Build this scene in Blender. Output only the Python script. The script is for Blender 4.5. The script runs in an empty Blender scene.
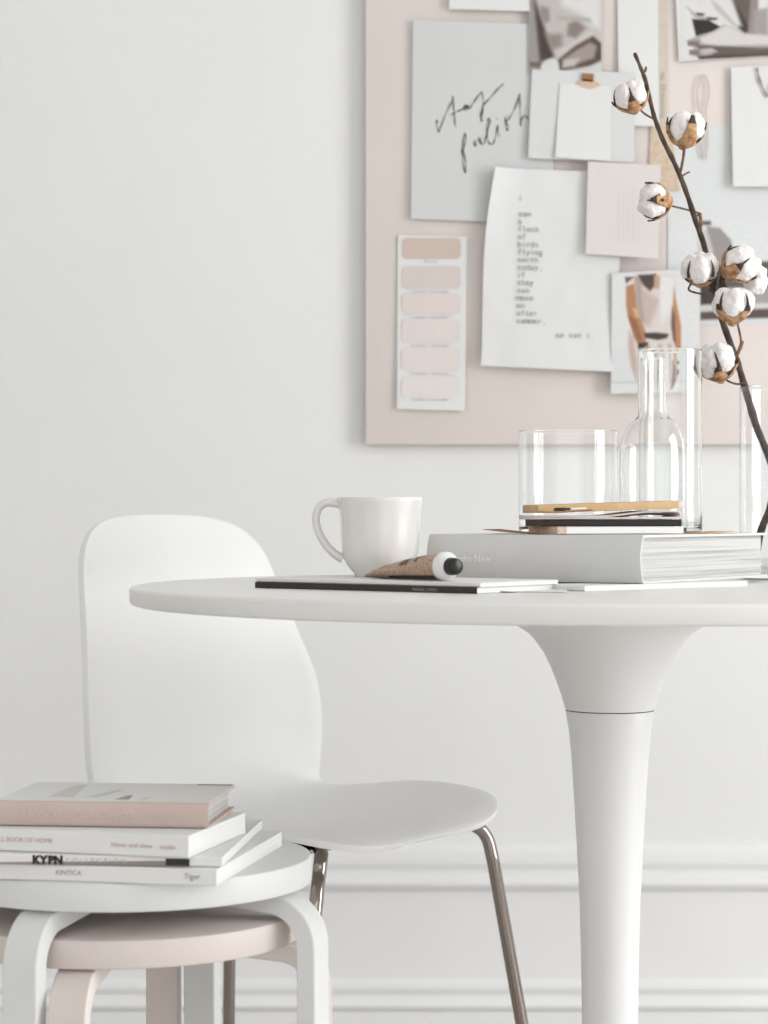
import bpy, bmesh, math, random
from mathutils import Vector, Matrix, noise as mnoise

random.seed(7)
scene = bpy.context.scene
COL = scene.collection
F = 2320.0            # focal length in pixels of a 768x1024 frame
CZ = 0.83             # camera height

# ------------------------------------------------------------------ camera
cam_d = bpy.data.cameras.new('camera')
cam = bpy.data.objects.new('camera', cam_d)
COL.objects.link(cam)
cam.location = (0, 0, CZ)
cam.rotation_euler = (math.pi / 2, 0, 0)
cam_d.sensor_fit = 'VERTICAL'
cam_d.sensor_height = 24.0
cam_d.lens = 24.0 * F / 1024.0
cam_d.clip_start = 0.05
cam_d.dof.use_dof = True
cam_d.dof.focus_distance = 2.50
cam_d.dof.aperture_fstop = 5.6
scene.camera = cam

# ------------------------------------------------------------------ world, lights, exposure
w = bpy.data.worlds.new('world'); scene.world = w
w.use_nodes = True
bg = w.node_tree.nodes['Background']
bg.inputs[0].default_value = (1.0, 0.998, 0.992, 1)
bg.inputs[1].default_value = 1.32

def area(name, loc, target, sx, sy, power, color=(1, 1, 1)):
    d = bpy.data.lights.new(name, 'AREA'); d.shape = 'RECTANGLE'
    d.size = sx; d.size_y = sy; d.energy = power; d.color = color
    o = bpy.data.objects.new(name, d); COL.objects.link(o)
    o.location = loc
    o.rotation_euler = (Vector(target) - Vector(loc)).to_track_quat('-Z', 'Y').to_euler()
    return o
# daylight through the tall window in the right wall, and an added soft fill lamp behind the camera
area('window_daylight', (2.9, 1.75, 1.35), (0.0, 2.1, 0.9), 1.5, 2.2, 60, (0.965, 0.985, 1.0))
area('rear_fill', (0.4, -1.8, 1.9), (-0.1, 3.4, 0.9), 2.6, 1.5, 5, (1.0, 0.99, 0.97))

vs = scene.view_settings
vs.view_transform = 'Standard'; vs.look = 'None'; vs.gamma = 1.0
vs.use_curve_mapping = False
vs.exposure = 0.08

# ------------------------------------------------------------------ materials
def lin(c):
    c = c / 255.0
    return c / 12.92 if c <= 0.04045 else ((c + 0.055) / 1.055) ** 2.4
def rgb(c):
    return (lin(c[0]), lin(c[1]), lin(c[2]), 1)
MATS = {}
def mat(name, c, rough=0.5, var=0.03, scale=12.0, bump=0.0, bscale=None, metal=0.0, spec=0.5, c2=None, stretch=None, coat=0.0, subs=0.0):
    if name in MATS: return MATS[name]
    m = bpy.data.materials.new(name); m.use_nodes = True
    nt = m.node_tree; N = nt.nodes; L = nt.links
    p = N['Principled BSDF']
    p.inputs['Roughness'].default_value = rough
    p.inputs['Metallic'].default_value = metal
    p.inputs['Specular IOR Level'].default_value = spec
    p.inputs['Coat Weight'].default_value = coat
    if subs: 
        p.inputs['Subsurface Weight'].default_value = subs
        p.inputs['Subsurface Scale'].default_value = 0.004
    tc = N.new('ShaderNodeTexCoord'); mp = N.new('ShaderNodeMapping')
    if stretch: mp.inputs['Scale'].default_value = stretch
    L.new(tc.outputs['Object'], mp.inputs['Vector'])
    nz = N.new('ShaderNodeTexNoise'); nz.inputs['Scale'].default_value = scale
    nz.inputs['Detail'].default_value = 4
    L.new(mp.outputs[0], nz.inputs['Vector'])
    cr = N.new('ShaderNodeValToRGB')
    a = rgb(c)
    if c2: b = rgb(c2)
    else: b = tuple(min(1, x * (1 - 2 * var)) for x in a[:3]) + (1,)
    cr.color_ramp.elements[0].position = 0.35; cr.color_ramp.elements[1].position = 0.65
    cr.color_ramp.elements[0].color = b; cr.color_ramp.elements[1].color = a
    L.new(nz.outputs['Fac'], cr.inputs['Fac']); L.new(cr.outputs['Color'], p.inputs['Base Color'])
    if bump:
        nb = N.new('ShaderNodeTexNoise'); nb.inputs['Scale'].default_value = bscale or scale * 6
        nb.inputs['Detail'].default_value = 5
        L.new(mp.outputs[0], nb.inputs['Vector'])
        bp = N.new('ShaderNodeBump'); bp.inputs['Strength'].default_value = bump
        bp.inputs['Distance'].default_value = 0.002
        L.new(nb.outputs['Fac'], bp.inputs['Height']); L.new(bp.outputs['Normal'], p.inputs['Normal'])
    MATS[name] = m
    return m

def glass_mat():
    m = bpy.data.materials.new('clear_glass'); m.use_nodes = True
    p = m.node_tree.nodes['Principled BSDF']
    p.inputs['Base Color'].default_value = (0.985, 0.995, 0.99, 1)
    p.inputs['Roughness'].default_value = 0.0
    p.inputs['IOR'].default_value = 1.47
    p.inputs['Transmission Weight'].default_value = 1.0
    tc = m.node_tree.nodes.new('ShaderNodeTexCoord')
    nz = m.node_tree.nodes.new('ShaderNodeTexNoise'); nz.inputs['Scale'].default_value = 14
    bp = m.node_tree.nodes.new('ShaderNodeBump'); bp.inputs['Strength'].default_value = 0.02; bp.inputs['Distance'].default_value = 0.001
    m.node_tree.links.new(tc.outputs['Object'], nz.inputs['Vector'])
    m.node_tree.links.new(nz.outputs['Fac'], bp.inputs['Height'])
    m.node_tree.links.new(bp.outputs['Normal'], p.inputs['Normal'])
    return m

def page_mat(name, c, c2, scale):
    """paper edges: fine layers along z"""
    m = bpy.data.materials.new(name); m.use_nodes = True
    nt = m.node_tree; N = nt.nodes; L = nt.links; p = N['Principled BSDF']
    p.inputs['Roughness'].default_value = 0.8
    tc = N.new('ShaderNodeTexCoord'); mp = N.new('ShaderNodeMapping')
    mp.inputs['Scale'].default_value = (1.2, 1.2, scale)
    nz = N.new('ShaderNodeTexNoise'); nz.inputs['Scale'].default_value = 1.0; nz.inputs['Detail'].default_value = 6
    nz.inputs['Roughness'].default_value = 0.7
    cr = N.new('ShaderNodeValToRGB')
    cr.color_ramp.elements[0].position = 0.36; cr.color_ramp.elements[1].position = 0.52
    cr.color_ramp.elements[0].color = rgb(c2); cr.color_ramp.elements[1].color = rgb(c)
    L.new(tc.outputs['Object'], mp.inputs['Vector']); L.new(mp.outputs[0], nz.inputs['Vector'])
    L.new(nz.outputs['Fac'], cr.inputs['Fac']); L.new(cr.outputs['Color'], p.inputs['Base Color'])
    bp = N.new('ShaderNodeBump'); bp.inputs['Strength'].default_value = 0.5; bp.inputs['Distance'].default_value = 0.001
    L.new(nz.outputs['Fac'], bp.inputs['Height']); L.new(bp.outputs['Normal'], p.inputs['Normal'])
    return m

M_wall = mat('wall_paint', (233, 233, 232), 0.75, 0.012, 1.6, 0.12, 90, c2=(229, 229, 228))
M_trim = mat('trim_paint', (236, 236, 236), 0.35, 0.01, 6)
M_floor = mat('pale_floor', (216, 212, 208), 0.45, 0.04, 3, c2=(204, 199, 194), stretch=(1, 8, 1))
M_table = mat('table_lacquer', (234, 233, 230), 0.32, 0.008, 4, 0.02, 300)
M_stem = mat('table_stem_paint', (229, 229, 228), 0.38, 0.008, 4)
M_shell = mat('chair_plastic', (233, 233, 233), 0.42, 0.006, 5)
M_chrome = mat('chrome', (158, 148, 142), 0.09, 0.03, 6, metal=1.0)
M_stoolw = mat('white_birch_paint', (222, 223, 222), 0.5, 0.01, 6, 0.05, 120)
M_stoolp = mat('pink_birch_paint', (217, 206, 200), 0.5, 0.012, 6, 0.05, 120)
M_stoole = mat('pale_leg_edge', (236, 228, 222), 0.6, 0.02, 30, stretch=(1, 1, 8))  # leg sides, paler than the pink faces
M_board = mat('pink_board_linen', (227, 217, 212), 0.85, 0.02, 5, 0.3, 500)
M_boardedge = mat('board_edge', (196, 186, 180), 0.8, 0.03, 10)
M_paper = mat('white_paper', (223, 223, 222), 0.8, 0.01, 8)
M_paper2 = mat('crumpled_paper', (222, 222, 221), 0.8, 0.01, 8, 0.5, 14)
M_paper3 = mat('greyish_paper', (214, 215, 214), 0.8, 0.012, 8)
M_vellum = mat('pale_grey_sheet', (217, 219, 219), 0.75, 0.012, 5)
M_grey = mat('grey_card', (207, 208, 208), 0.8, 0.01, 6)
M_pinkcard = mat('pink_card', (220, 212, 209), 0.8, 0.01, 6)
M_tan = mat('tan_paper', (211, 199, 184), 0.8, 0.05, 30)
M_kraft = mat('kraft_paper', (205, 170, 128), 0.75, 0.05, 90)
M_kraftd = mat('kraft_dark', (158, 112, 74), 0.75, 0.08, 90)
M_ink = mat('ink', (66, 54, 50), 0.6, 0.05, 30)
M_type = mat('typewriter_ink', (168, 166, 164), 0.8, 0.2, 300)
M_faint = mat('faint_ink', (184, 182, 181), 0.8, 0.1, 100)
M_black = mat('black_plastic', (24, 20, 18), 0.35, 0.1, 20)
M_dark = mat('dark_cover', (58, 48, 43), 0.6, 0.1, 60)
M_cream = mat('cream_ceramic', (228, 226, 222), 0.16, 0.006, 5, coat=0.3)
M_silver = mat('brushed_bronze_tube', (206, 180, 160), 0.45, 0.1, 520, c2=(158, 124, 102), metal=0.15)
M_cotton = mat('cotton_fluff', (240, 235, 233), 0.95, 0.015, 40, 0.25, 420, subs=0.12)
M_husk = mat('dry_husk', (204, 164, 124), 0.8, 0.1, 140, 0.6, 300, c2=(150, 104, 70))
M_huskd = mat('dark_husk', (72, 56, 46), 0.8, 0.1, 90)
M_bark = mat('branch_bark', (98, 78, 66), 0.8, 0.1, 60, 0.7, 260, c2=(54, 44, 40))
M_twig = mat('twig_bark', (140, 100, 76), 0.8, 0.1, 90, 0.5, 200, c2=(96, 66, 50))
M_bookw = mat('white_cover', (230, 230, 228), 0.55, 0.01, 8)
M_bookg = mat('silver_grey_cover', (217, 217, 215), 0.45, 0.015, 20, 0.1, 300)
M_bookp = mat('dusty_pink_cloth', (206, 187, 179), 0.85, 0.02, 20, 0.4, 500)
M_pages = page_mat('page_edges', (206, 205, 203), (160, 158, 155), 260)
M_pagesw = page_mat('white_page_edges', (238, 238, 237), (226, 226, 224), 500)
M_pagesd = page_mat('dark_page_edges', (92, 78, 70), (40, 33, 29), 900)
M_glass = glass_mat()
M_skin = mat('print_skin', (190, 146, 116), 0.7, 0.1, 25, c2=(158, 110, 80))
M_p1 = mat('print_light_grey', (206, 203, 200), 0.7, 0.03, 30)
M_p2 = mat('print_mid_grey', (160, 153, 149), 0.7, 0.1, 40, c2=(136, 128, 123))
M_p3 = mat('print_dark_grey', (98, 84, 77), 0.7, 0.1, 40, c2=(74, 62, 56))
M_p4 = mat('print_black', (44, 36, 32), 0.7, 0.1, 40)
M_knit = mat('print_grain', (184, 178, 173), 0.7, 0.1, 45, c2=(146, 137, 131))
M_cloth = mat('print_blouse', (214, 203, 199), 0.7, 0.05, 16, c2=(190, 178, 174))

# ------------------------------------------------------------------ helpers
def at(px, py, Y):
    return Vector(((px - 384.0) / F * Y, Y, CZ - (py - 512.0) / F * Y))

def obj(name, bm, m, parent=None, smooth=True, angle=35):
    me = bpy.data.meshes.new(name)
    bmesh.ops.recalc_face_normals(bm, faces=bm.faces)
    bm.to_mesh(me); bm.free()
    if isinstance(m, (list, tuple)):
        for k in m: me.materials.append(k)
    else: me.materials.append(m)
    if smooth:
        me.polygons.foreach_set('use_smooth', [True] * len(me.polygons))
        me.set_sharp_from_angle(angle=math.radians(angle))
    o = bpy.data.objects.new(name, me); COL.objects.link(o)
    if parent: o.parent = parent
    return o
def thing(name, label, cat, loc=(0, 0, 0), rz=0.0, group=None):
    o = bpy.data.objects.new(name, None); COL.objects.link(o)
    o.empty_display_size = 0.05
    o.location = loc; o.rotation_euler = (0, 0, rz)
    o['label'] = label; o['category'] = cat
    if group: o['group'] = group
    return o
def tag(o, label, cat, group=None):
    o['label'] = label; o['category'] = cat
    if group: o['group'] = group
    return o
def struct(name, bm, m, **k):
    o = obj(name, bm, m, **k); o['kind'] = 'structure'; return o
def box(bm, x0, x1, y0, y1, z0, z1, bev=0.0, seg=2, mi=0):
    before = set(bm.faces)
    v = [bm.verts.new((x, y, z)) for x in (x0, x1) for y in (y0, y1) for z in (z0, z1)]
    for q in ((0, 1, 3, 2), (4, 6, 7, 5), (0, 4, 5, 1), (2, 3, 7, 6), (0, 2, 6, 4), (1, 5, 7, 3)):
        bm.faces.new([v[i] for i in q])
    if bev:
        es = {e for f in bm.faces if f not in before for e in f.edges}
        bmesh.ops.bevel(bm, geom=list(es), offset=bev, segments=seg, affect='EDGES', profile=0.5)
    for f in bm.faces:
        if f not in before: f.material_index = mi
    return bm
def lathe(bm, prof, n=96, cx=0, cy=0, cap=True):
    rings = []
    for r, z in prof:
        if r <= 1e-6: rings.append([bm.verts.new((cx, cy, z))])
        else: rings.append([bm.verts.new((cx + r * math.cos(2 * math.pi * i / n), cy + r * math.sin(2 * math.pi * i / n), z)) for i in range(n)])
    for a, b in zip(rings, rings[1:]):
        for i in range(n):
            j = (i + 1) % n
            if len(a) == 1 and len(b) == 1: continue
            if len(a) == 1: bm.faces.new((a[0], b[i], b[j]))
            elif len(b) == 1: bm.faces.new((a[i], a[j], b[0]))
            else: bm.faces.new((a[i], a[j], b[j], b[i]))
    return bm
def catmull(pts, k=8):
    P = [pts[0] * 2 - pts[1]] + pts + [pts[-1] * 2 - pts[-2]] if len(pts) > 1 else pts
    out = []
    for i in range(1, len(P) - 2):
        p0, p1, p2, p3 = P[i - 1:i + 3]
        for s in range(k):
            t = s / k
            out.append(0.5 * ((2 * p1) + (p2 - p0) * t + (2 * p0 - 5 * p1 + 4 * p2 - p3) * t * t + (3 * p1 - p0 - 3 * p2 + p3) * t ** 3))
    out.append(P[-2]); return out
def tube(bm, pts, rads, n=14, cap=True, wob=0.0):
    """sweep a circle; rads a number or a list matched to pts"""
    if not isinstance(rads, (list, tuple)): rads = [rads] * len(pts)
    T = []
    for i in range(len(pts)):
        a = pts[max(0, i - 1)]; b = pts[min(len(pts) - 1, i + 1)]
        T.append((b - a).normalized())
    up = Vector((0, 0, 1)) if abs(T[0].z) < 0.9 else Vector((0, 1, 0))
    nrm = T[0].cross(up).normalized(); rings = []
    for i, p in enumerate(pts):
        nrm = (nrm - T[i] * nrm.dot(T[i])).normalized()
        bn = T[i].cross(nrm)
        rr = rads[i] * (1 + (random.uniform(-wob, wob) if wob else 0))
        rings.append([bm.verts.new(p + (nrm * math.cos(2 * math.pi * j / n) + bn * math.sin(2 * math.pi * j / n)) * rr) for j in range(n)])
    for a, b in zip(rings, rings[1:]):
        for j in range(n):
            k = (j + 1) % n; bm.faces.new((a[j], a[k], b[k], b[j]))
    if cap:
        bm.faces.new(rings[0]); bm.faces.new(rings[-1][::-1])
    return bm
def vpts(l): return [Vector(p) for p in l]

def text_obj(name, body, size, m, parent, origin, ux, uy, depth=0.0003, pitch=None, align='LEFT', bold=0.0, label=None):
    """flat raised lettering; ux / uy are the directions of writing and of letter tops"""
    ux = Vector(ux).normalized(); uy = Vector(uy).normalized(); uz = ux.cross(uy)
    R = Matrix((ux, uy, uz)).transposed().to_4x4()
    bm = bmesh.new()
    def one(s, dx, dy):
        c = bpy.data.curves.new('lettering', 'FONT'); c.body = s; c.size = size; c.align_x = align if not pitch else 'CENTER'
        c.extrude = depth / 2; c.offset = bold; c.resolution_u = 3
        t = bpy.data.objects.new('lettering', c); COL.objects.link(t)
        dg = bpy.context.evaluated_depsgraph_get()
        me = bpy.data.meshes.new_from_object(t.evaluated_get(dg))
        me.transform(Matrix.Translation((dx, dy, depth / 2)))
        bm.from_mesh(me)
        bpy.data.objects.remove(t); bpy.data.curves.remove(c); bpy.data.meshes.remove(me)
    if pitch:
        for r, line in enumerate(body.split('\n')):
            for k, ch in enumerate(line):
                if ch != ' ': one(ch, k * pitch[0], -r * pitch[1])
    else: one(body, 0, 0)
    bm.transform(Matrix.Translation(Vector(origin)) @ R)
    o = obj(name, bm, m, parent, smooth=False)
    if label: o['label'] = label
    return o

# ------------------------------------------------------------------ room
YW = 3.75
def plane_box(name, x0, x1, y0, y1, z0, z1, m):
    bm = bmesh.new(); box(bm, x0, x1, y0, y1, z0, z1); return struct(name, bm, m, smooth=False)
plane_box('wall_back', -2.6, 3.1, YW, YW + 0.15, 0, 2.9, M_wall)
plane_box('floor', -2.6, 3.1, -2.2, YW, -0.12, 0, M_floor)
plane_box('ceiling', -2.6, 3.1, -2.2, YW + 0.15, 2.9, 3.0, M_wall)
plane_box('wall_left', -2.75, -2.6, -2.2, YW + 0.15, 0, 2.9, M_wall)
# right wall with its window opening (y 0.95..2.55, z 0.6..2.7)
bm = bmesh.new()
box(bm, 3.0, 3.15, -2.2, 0.95, 0, 2.9); box(bm, 3.0, 3.15, 2.55, YW, 0, 2.9)
box(bm, 3.0, 3.15, 0.95, 2.55, 0, 0.2); box(bm, 3.0, 3.15, 0.95, 2.55, 2.7, 2.9)
struct('wall_right', bm, M_wall, smooth=False)
bm = bmesh.new()
for y in (0.97, 1.75, 2.53): box(bm, 3.03, 3.09, y - 0.03, y + 0.03, 0.2, 2.7, 0.004)
for z in (0.23, 0.85, 1.45, 2.05, 2.67): box(bm, 3.035, 3.085, 0.97, 2.53, z - 0.025, z + 0.025, 0.004)
struct('window_1', bm, M_trim)

# skirting with two mouldings, swept along the back wall
sk = [(0.0, 0.0), (0.0, 0.013), (0.024, 0.013), (0.0255, 0.0125), (0.027, 0.016),
      (0.033, 0.0205), (0.037, 0.021), (0.041, 0.018), (0.045, 0.0155), (0.048, 0.0135), (0.052, 0.0128), (0.056, 0.0145),
      (0.062, 0.017), (0.068, 0.0165), (0.073, 0.013), (0.0765, 0.0095), (0.0785, 0.0085),
      (0.214, 0.0085), (0.218, 0.0095), (0.223, 0.0165), (0.227, 0.021), (0.2315, 0.0235), (0.236, 0.0235), (0.2405, 0.019), (0.2435, 0.0125),
      (0.246, 0.0095), (0.252, 0.0098), (0.258, 0.013), (0.263, 0.0165), (0.270, 0.0175), (0.285, 0.0160), (0.291, 0.012), (0.296, 0.004), (0.2975, 0.0)]
def skirting(name, f0, f1):
    bm = bmesh.new(); rows = []
    for z, p in sk: rows.append((bm.verts.new(f0(p, z)), bm.verts.new(f1(p, z))))
    for a, b in zip(rows, rows[1:]): bm.faces.new((a[0], a[1], b[1], b[0]))
    return struct(name, bm, M_trim, angle=25)
skirting('baseboard_back', lambda p, z: (-2.6, YW - p, z), lambda p, z: (3.0, YW - p, z))
skirting('baseboard_left', lambda p, z: (-2.6 + p, YW, z), lambda p, z: (-2.6 + p, -2.2, z))

# ------------------------------------------------------------------ pedestal table
TX, TY, TZ = 0.2435, 2.5, 0.7515
TR = 0.515
t = thing('round_table', 'large round white pedestal table carrying the mug, glass vases and thick grey book', 'table', (TX, TY, 0))
bm = bmesh.new()
lathe(bm, [(0, TZ), (TR - 0.006, TZ), (TR - 0.002, TZ - 0.0008), (TR, TZ - 0.003), (TR, TZ - 0.0155), (TR - 0.002, TZ - 0.0185), (TR - 0.008, TZ - 0.0200), (0, TZ - 0.0200)], 192)
obj('tabletop', bm, M_table, t)
def pz(y): return CZ - (y - 512) / F * 2.5
def pr(h): return h / F * 2.5
bm = bmesh.new()
up = [(TZ - 0.0205, 118), (TZ - 0.0225, 112), (pz(622), 98), (pz(627), 91), (pz(633), 81.5), (pz(640), 75), (pz(652), 66.5), (pz(665), 60), (pz(680), 54), (pz(694), 49), (pz(708), 44.8)]
lathe(bm, [(0, TZ - 0.0205)] + [(pr(h), z) for z, h in up] + [(pr(44.2), pz(709.2)), (0, pz(709.2))], 96)
obj('upper_stem', bm, M_stem, t, angle=50)
bm = bmesh.new()
ctrl = [(710.2, 44.2), (711, 44.5), (730, 41), (756, 38.6), (790, 36.3), (842, 33.4), (901, 30.4), (960, 28.8), (1020, 28.0)]
pr2 = [(pr(h), pz(y)) for y, h in ctrl]
z0 = pr2[-1][1]
for k in range(1, 15):
    q = k / 14
    pr2.append((pr(28.0) + (0.27 - pr(28)) * max(0, (q - 0.12) / 0.88) ** 3.2, z0 * (1 - q) ** 1.15 + 0.006 * q ** 3))
pr2 += [(0.275, 0.004), (0.275, 0.0), (0, 0)]
lathe(bm, [(0, pz(710.2))] + pr2, 96)
obj('pedestal_base', bm, M_stem, t, angle=50)

# ------------------------------------------------------------------ chair
CC = Vector((-0.12, 2.9)); CF = Vector((0.777, -0.629)).normalized(); CL = Vector((0.629, 0.777)).normalized()
chair = thing('shell_chair', 'white moulded shell chair with chrome legs standing between table and wall', 'chair', (CC.x, CC.y, 0))
rows = [  # a, z, half width, edge forward, edge up
 (0.2280, 0.4430, 0.0300, 0.0000, 0.0000), (0.2270, 0.4440, 0.0700, 0.0000, 0.0000), (0.2225, 0.4465, 0.1100, 0.0000, 0.0010), (0.2135, 0.4490, 0.1450, 0.0000, 0.0040), (0.1985, 0.4510, 0.1720, 0.0000, 0.0090),
 (0.1745, 0.4520, 0.1920, 0.0000, 0.0150), (0.1345, 0.4510, 0.2050, 0.0000, 0.0210), (0.0800, 0.4490, 0.2120, 0.0000, 0.0250), (0.0300, 0.4460, 0.2140, 0.0000, 0.0260), (-0.0300, 0.4450, 0.2130, 0.0000, 0.0220),
 (-0.0850, 0.4470, 0.2110, 0.0000, 0.0160), (-0.1250, 0.4560, 0.2090, 0.0060, 0.0080), (-0.1520, 0.4730, 0.2090, 0.0260, 0.0020), (-0.1660, 0.4970, 0.2108, 0.0410, 0.0010), (-0.1720, 0.5270, 0.2148, 0.0440, 0.0000),
 (-0.1750, 0.5650, 0.2157, 0.0450, 0.0000), (-0.1800, 0.6100, 0.2118, 0.0450, 0.0000), (-0.1880, 0.6600, 0.1990, 0.0430, 0.0000), (-0.1970, 0.7050, 0.1872, 0.0410, 0.0000), (-0.2060, 0.7450, 0.1773, 0.0390, 0.0000),
 (-0.2110, 0.7680, 0.1704, 0.0390, 0.0000), (-0.2150, 0.7860, 0.1606, 0.0390, 0.0000), (-0.2190, 0.8025, 0.1448, 0.0390, 0.0000), (-0.2210, 0.8105, 0.1320, 0.0390, 0.0000), (-0.2225, 0.8165, 0.1162, 0.0390, 0.0000), (-0.2238, 0.8210, 0.0965, 0.0390, 0.0000), (-0.2246, 0.8240, 0.0729, 0.0390, 0.0000), (-0.2252, 0.8258, 0.0443, 0.0390, 0.0000), (-0.2254, 0.8264, 0.0148, 0.0390, 0.0000)]
def interp(rows, k=4):
    out = []
    n = len(rows)
    for i in range(n - 1):
        p0 = rows[max(0, i - 1)]; p1 = rows[i]; p2 = rows[i + 1]; p3 = rows[min(n - 1, i + 2)]
        for s in range(k):
            u = s / k
            out.append([0.5 * (2 * p1[j] + (p2[j] - p0[j]) * u + (2 * p0[j] - 5 * p1[j] + 4 * p2[j] - p3[j]) * u * u + (3 * p1[j] - p0[j] - 3 * p2[j] + p3[j]) * u ** 3) for j in range(5)])
    out.append(list(rows[-1])); return out
bm = bmesh.new(); grid = []
NV = 28
for a, z, hw, ea, ez in interp(rows):
    line = []
    for j in range(NV + 1):
        v = -1 + 2 * j / NV
        q = abs(v) ** 2.4
        b = hw * v; aa = a + ea * (abs(b) / 0.215) ** 2.2
        p = CF * aa + CL * b
        line.append(bm.verts.new((p.x, p.y, z + ez * q + 0.025 * b * max(0.0, min(1.0, (a + 0.1) / 0.12)))))
    grid.append(line)
for a, b in zip(grid, grid[1:]):
    for j in range(NV): bm.faces.new((a[j], a[j + 1], b[j + 1], b[j]))
sh = obj('seat_shell', bm, M_shell, chair, angle=180)
md = sh.modifiers.new('thickness', 'SOLIDIFY'); md.thickness = 0.008; md.offset = 1; md.use_rim = True
md = sh.modifiers.new('edge', 'BEVEL'); md.width = 0.002; md.segments = 2; md.limit_method = 'ANGLE'; md.angle_limit = math.radians(50)
def local(p): return Vector((p[0] - CC.x, p[1] - CC.y, p[2]))
LR = 0.0083
def leg(pts):
    bm = bmesh.new(); P = catmull([local(p) for p in pts], 8); tube(bm, P, LR, 18)
    obj('leg', bm, M_chrome, chair, angle=60)
    bm = bmesh.new(); e = P[-1]; d = (P[-2] - e).normalized()
    tube(bm, [Vector((e.x, e.y, 0.0)), Vector((e.x, e.y, 0)) + d * 0.012], 0.0105, 16); obj('foot_cap', bm, M_black, chair)
zc = 0.432
A0 = at(440, 818, 2.86); A1 = at(466, 822, 2.875)
leg([(-.06, 2.86, zc - .004), (0.03, 2.868, zc), at(458, 823, 2.88), at(477, 827, 2.882), at(487, 838, 2.885), at(492, 856, 2.885), at(498, 888, 2.888), at(522, 1024, 2.895), (0.2065, 2.9, 0.004)])
leg([(-.12, 2.90, zc - .004), (-.085, 2.80, zc - .002), (-.074, 2.73, zc - .004), at(321, 858, 2.700), at(319, 876, 2.690), at(316, 905, 2.672), at(305, 1024, 2.64), (-0.101, 2.60, 0.004)])
leg([(-.14, 2.90, zc - .004), (-.16, 3.02, zc), (-.183, 3.09, .430), (-.196, 3.115, .418), (-.203, 3.125, .395), at(231, 900, 3.135), at(229, 1000, 3.155), (-0.2135, 3.2, 0.004)])
leg([(-.14, 2.90, zc - .004), (-.25, 2.90, zc), (-.325, 2.90, .430), (-.345, 2.90, .419), (-.352, 2.90, .400), (-.362, 2.90, .340), (-.40, 2.90, .14), (-0.424, 2.90, 0.004)])
bm = bmesh.new(); box(bm, -0.10, 0.09, -0.09, 0.09, zc - .0145, zc - .0085, 0.002)
box(bm, -0.07, 0.06, -0.06, 0.06, zc - .009, zc + .0045, 0.002)
mp_ = obj('mounting_plate', bm, M_chrome, chair)
mp_.rotation_euler = (0, 0, math.atan2(CF.y, CF.x))

# ------------------------------------------------------------------ stools
def make_stool(name, label, cx, cy, ztop, az, m, medge, thick=0.026, R=0.175, far=0.0):
    s = thing(name, label, 'stool', (cx, cy, 0))
    bm = bmesh.new()
    zb = ztop - thick
    lathe(bm, [(0, ztop), (R - .004, ztop), (R - .001, ztop - .001), (R, ztop - .004), (R, zb + .004), (R - .001, zb + .001), (R - .004, zb), (0, zb)], 128)
    obj('seat', bm, m, s)
    w, tk = 0.034, 0.0185
    for q in range(4):
        a = az + q * math.pi / 2 + (far if q == 1 else 0)
        bm = bmesh.new()
        # L profile in (r, z), outer line and inner line
        ro = 0.2; rb = 0.048
        outer = [(0.075, zb - 0.0004), (ro - rb, zb - 0.0004)] + [(ro - rb + rb * math.sin(k / 12 * math.pi / 2), zb - rb + rb * math.cos(k / 12 * math.pi / 2)) for k in range(1, 13)] + [(ro + 0.004, 0)]
        ri = rb - tk
        inner = [(0.075, zb - tk * 0.55), (0.11, zb - tk), (ro - rb, zb - tk)] + [(ro - rb + ri * math.sin(k / 12 * math.pi / 2), zb - rb + ri * math.cos(k / 12 * math.pi / 2)) for k in range(1, 13)] + [(ro - tk + 0.004, 0)]
        inner = inner[:1] + inner[2:]
        n = len(outer); V = []
        for i in range(n):
            for (r, z) in (outer[i], inner[i]):
                for sd in (-1, 1):
                    V.append(bm.verts.new((r * math.cos(a) - sd * w / 2 * math.sin(a), r * math.sin(a) + sd * w / 2 * math.cos(a), z)))
        side = []
        for i in range(n - 1):
            b = 4 * i
            bm.faces.new((V[b], V[b + 1], V[b + 5], V[b + 4]))
            bm.faces.new((V[b + 2], V[b + 6], V[b + 7], V[b + 3]))
            side += [bm.faces.new((V[b], V[b + 4], V[b + 6], V[b + 2])), bm.faces.new((V[b + 1], V[b + 3], V[b + 7], V[b + 5]))]
        bm.faces.new((V[0], V[2], V[3], V[1])); b = 4 * (n - 1); bm.faces.new((V[b], V[b + 1], V[b + 3], V[b + 2]))
        for f in side: f.material_index = 1
        o = obj('leg', bm, [m, medge], s, angle=40)
        md = o.modifiers.new('edge', 'BEVEL'); md.width = 0.0015; md.segments = 2; md.limit_method = 'ANGLE'; md.angle_limit = math.radians(60)
    return s
make_stool('round_stool', 'white round bentwood stool, upper of the stacked pair, with books on its seat', -0.2435, 2.19, 0.5072, -math.radians(21), M_stoolw, M_stoolw, far=math.radians(3.5))
make_stool('round_stool', 'pale pink round bentwood stool nested beneath the white one', -0.2495, 2.195, 0.4560, -math.radians(7), M_stoolp, M_stoole, thick=0.0262, R=0.171)

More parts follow.
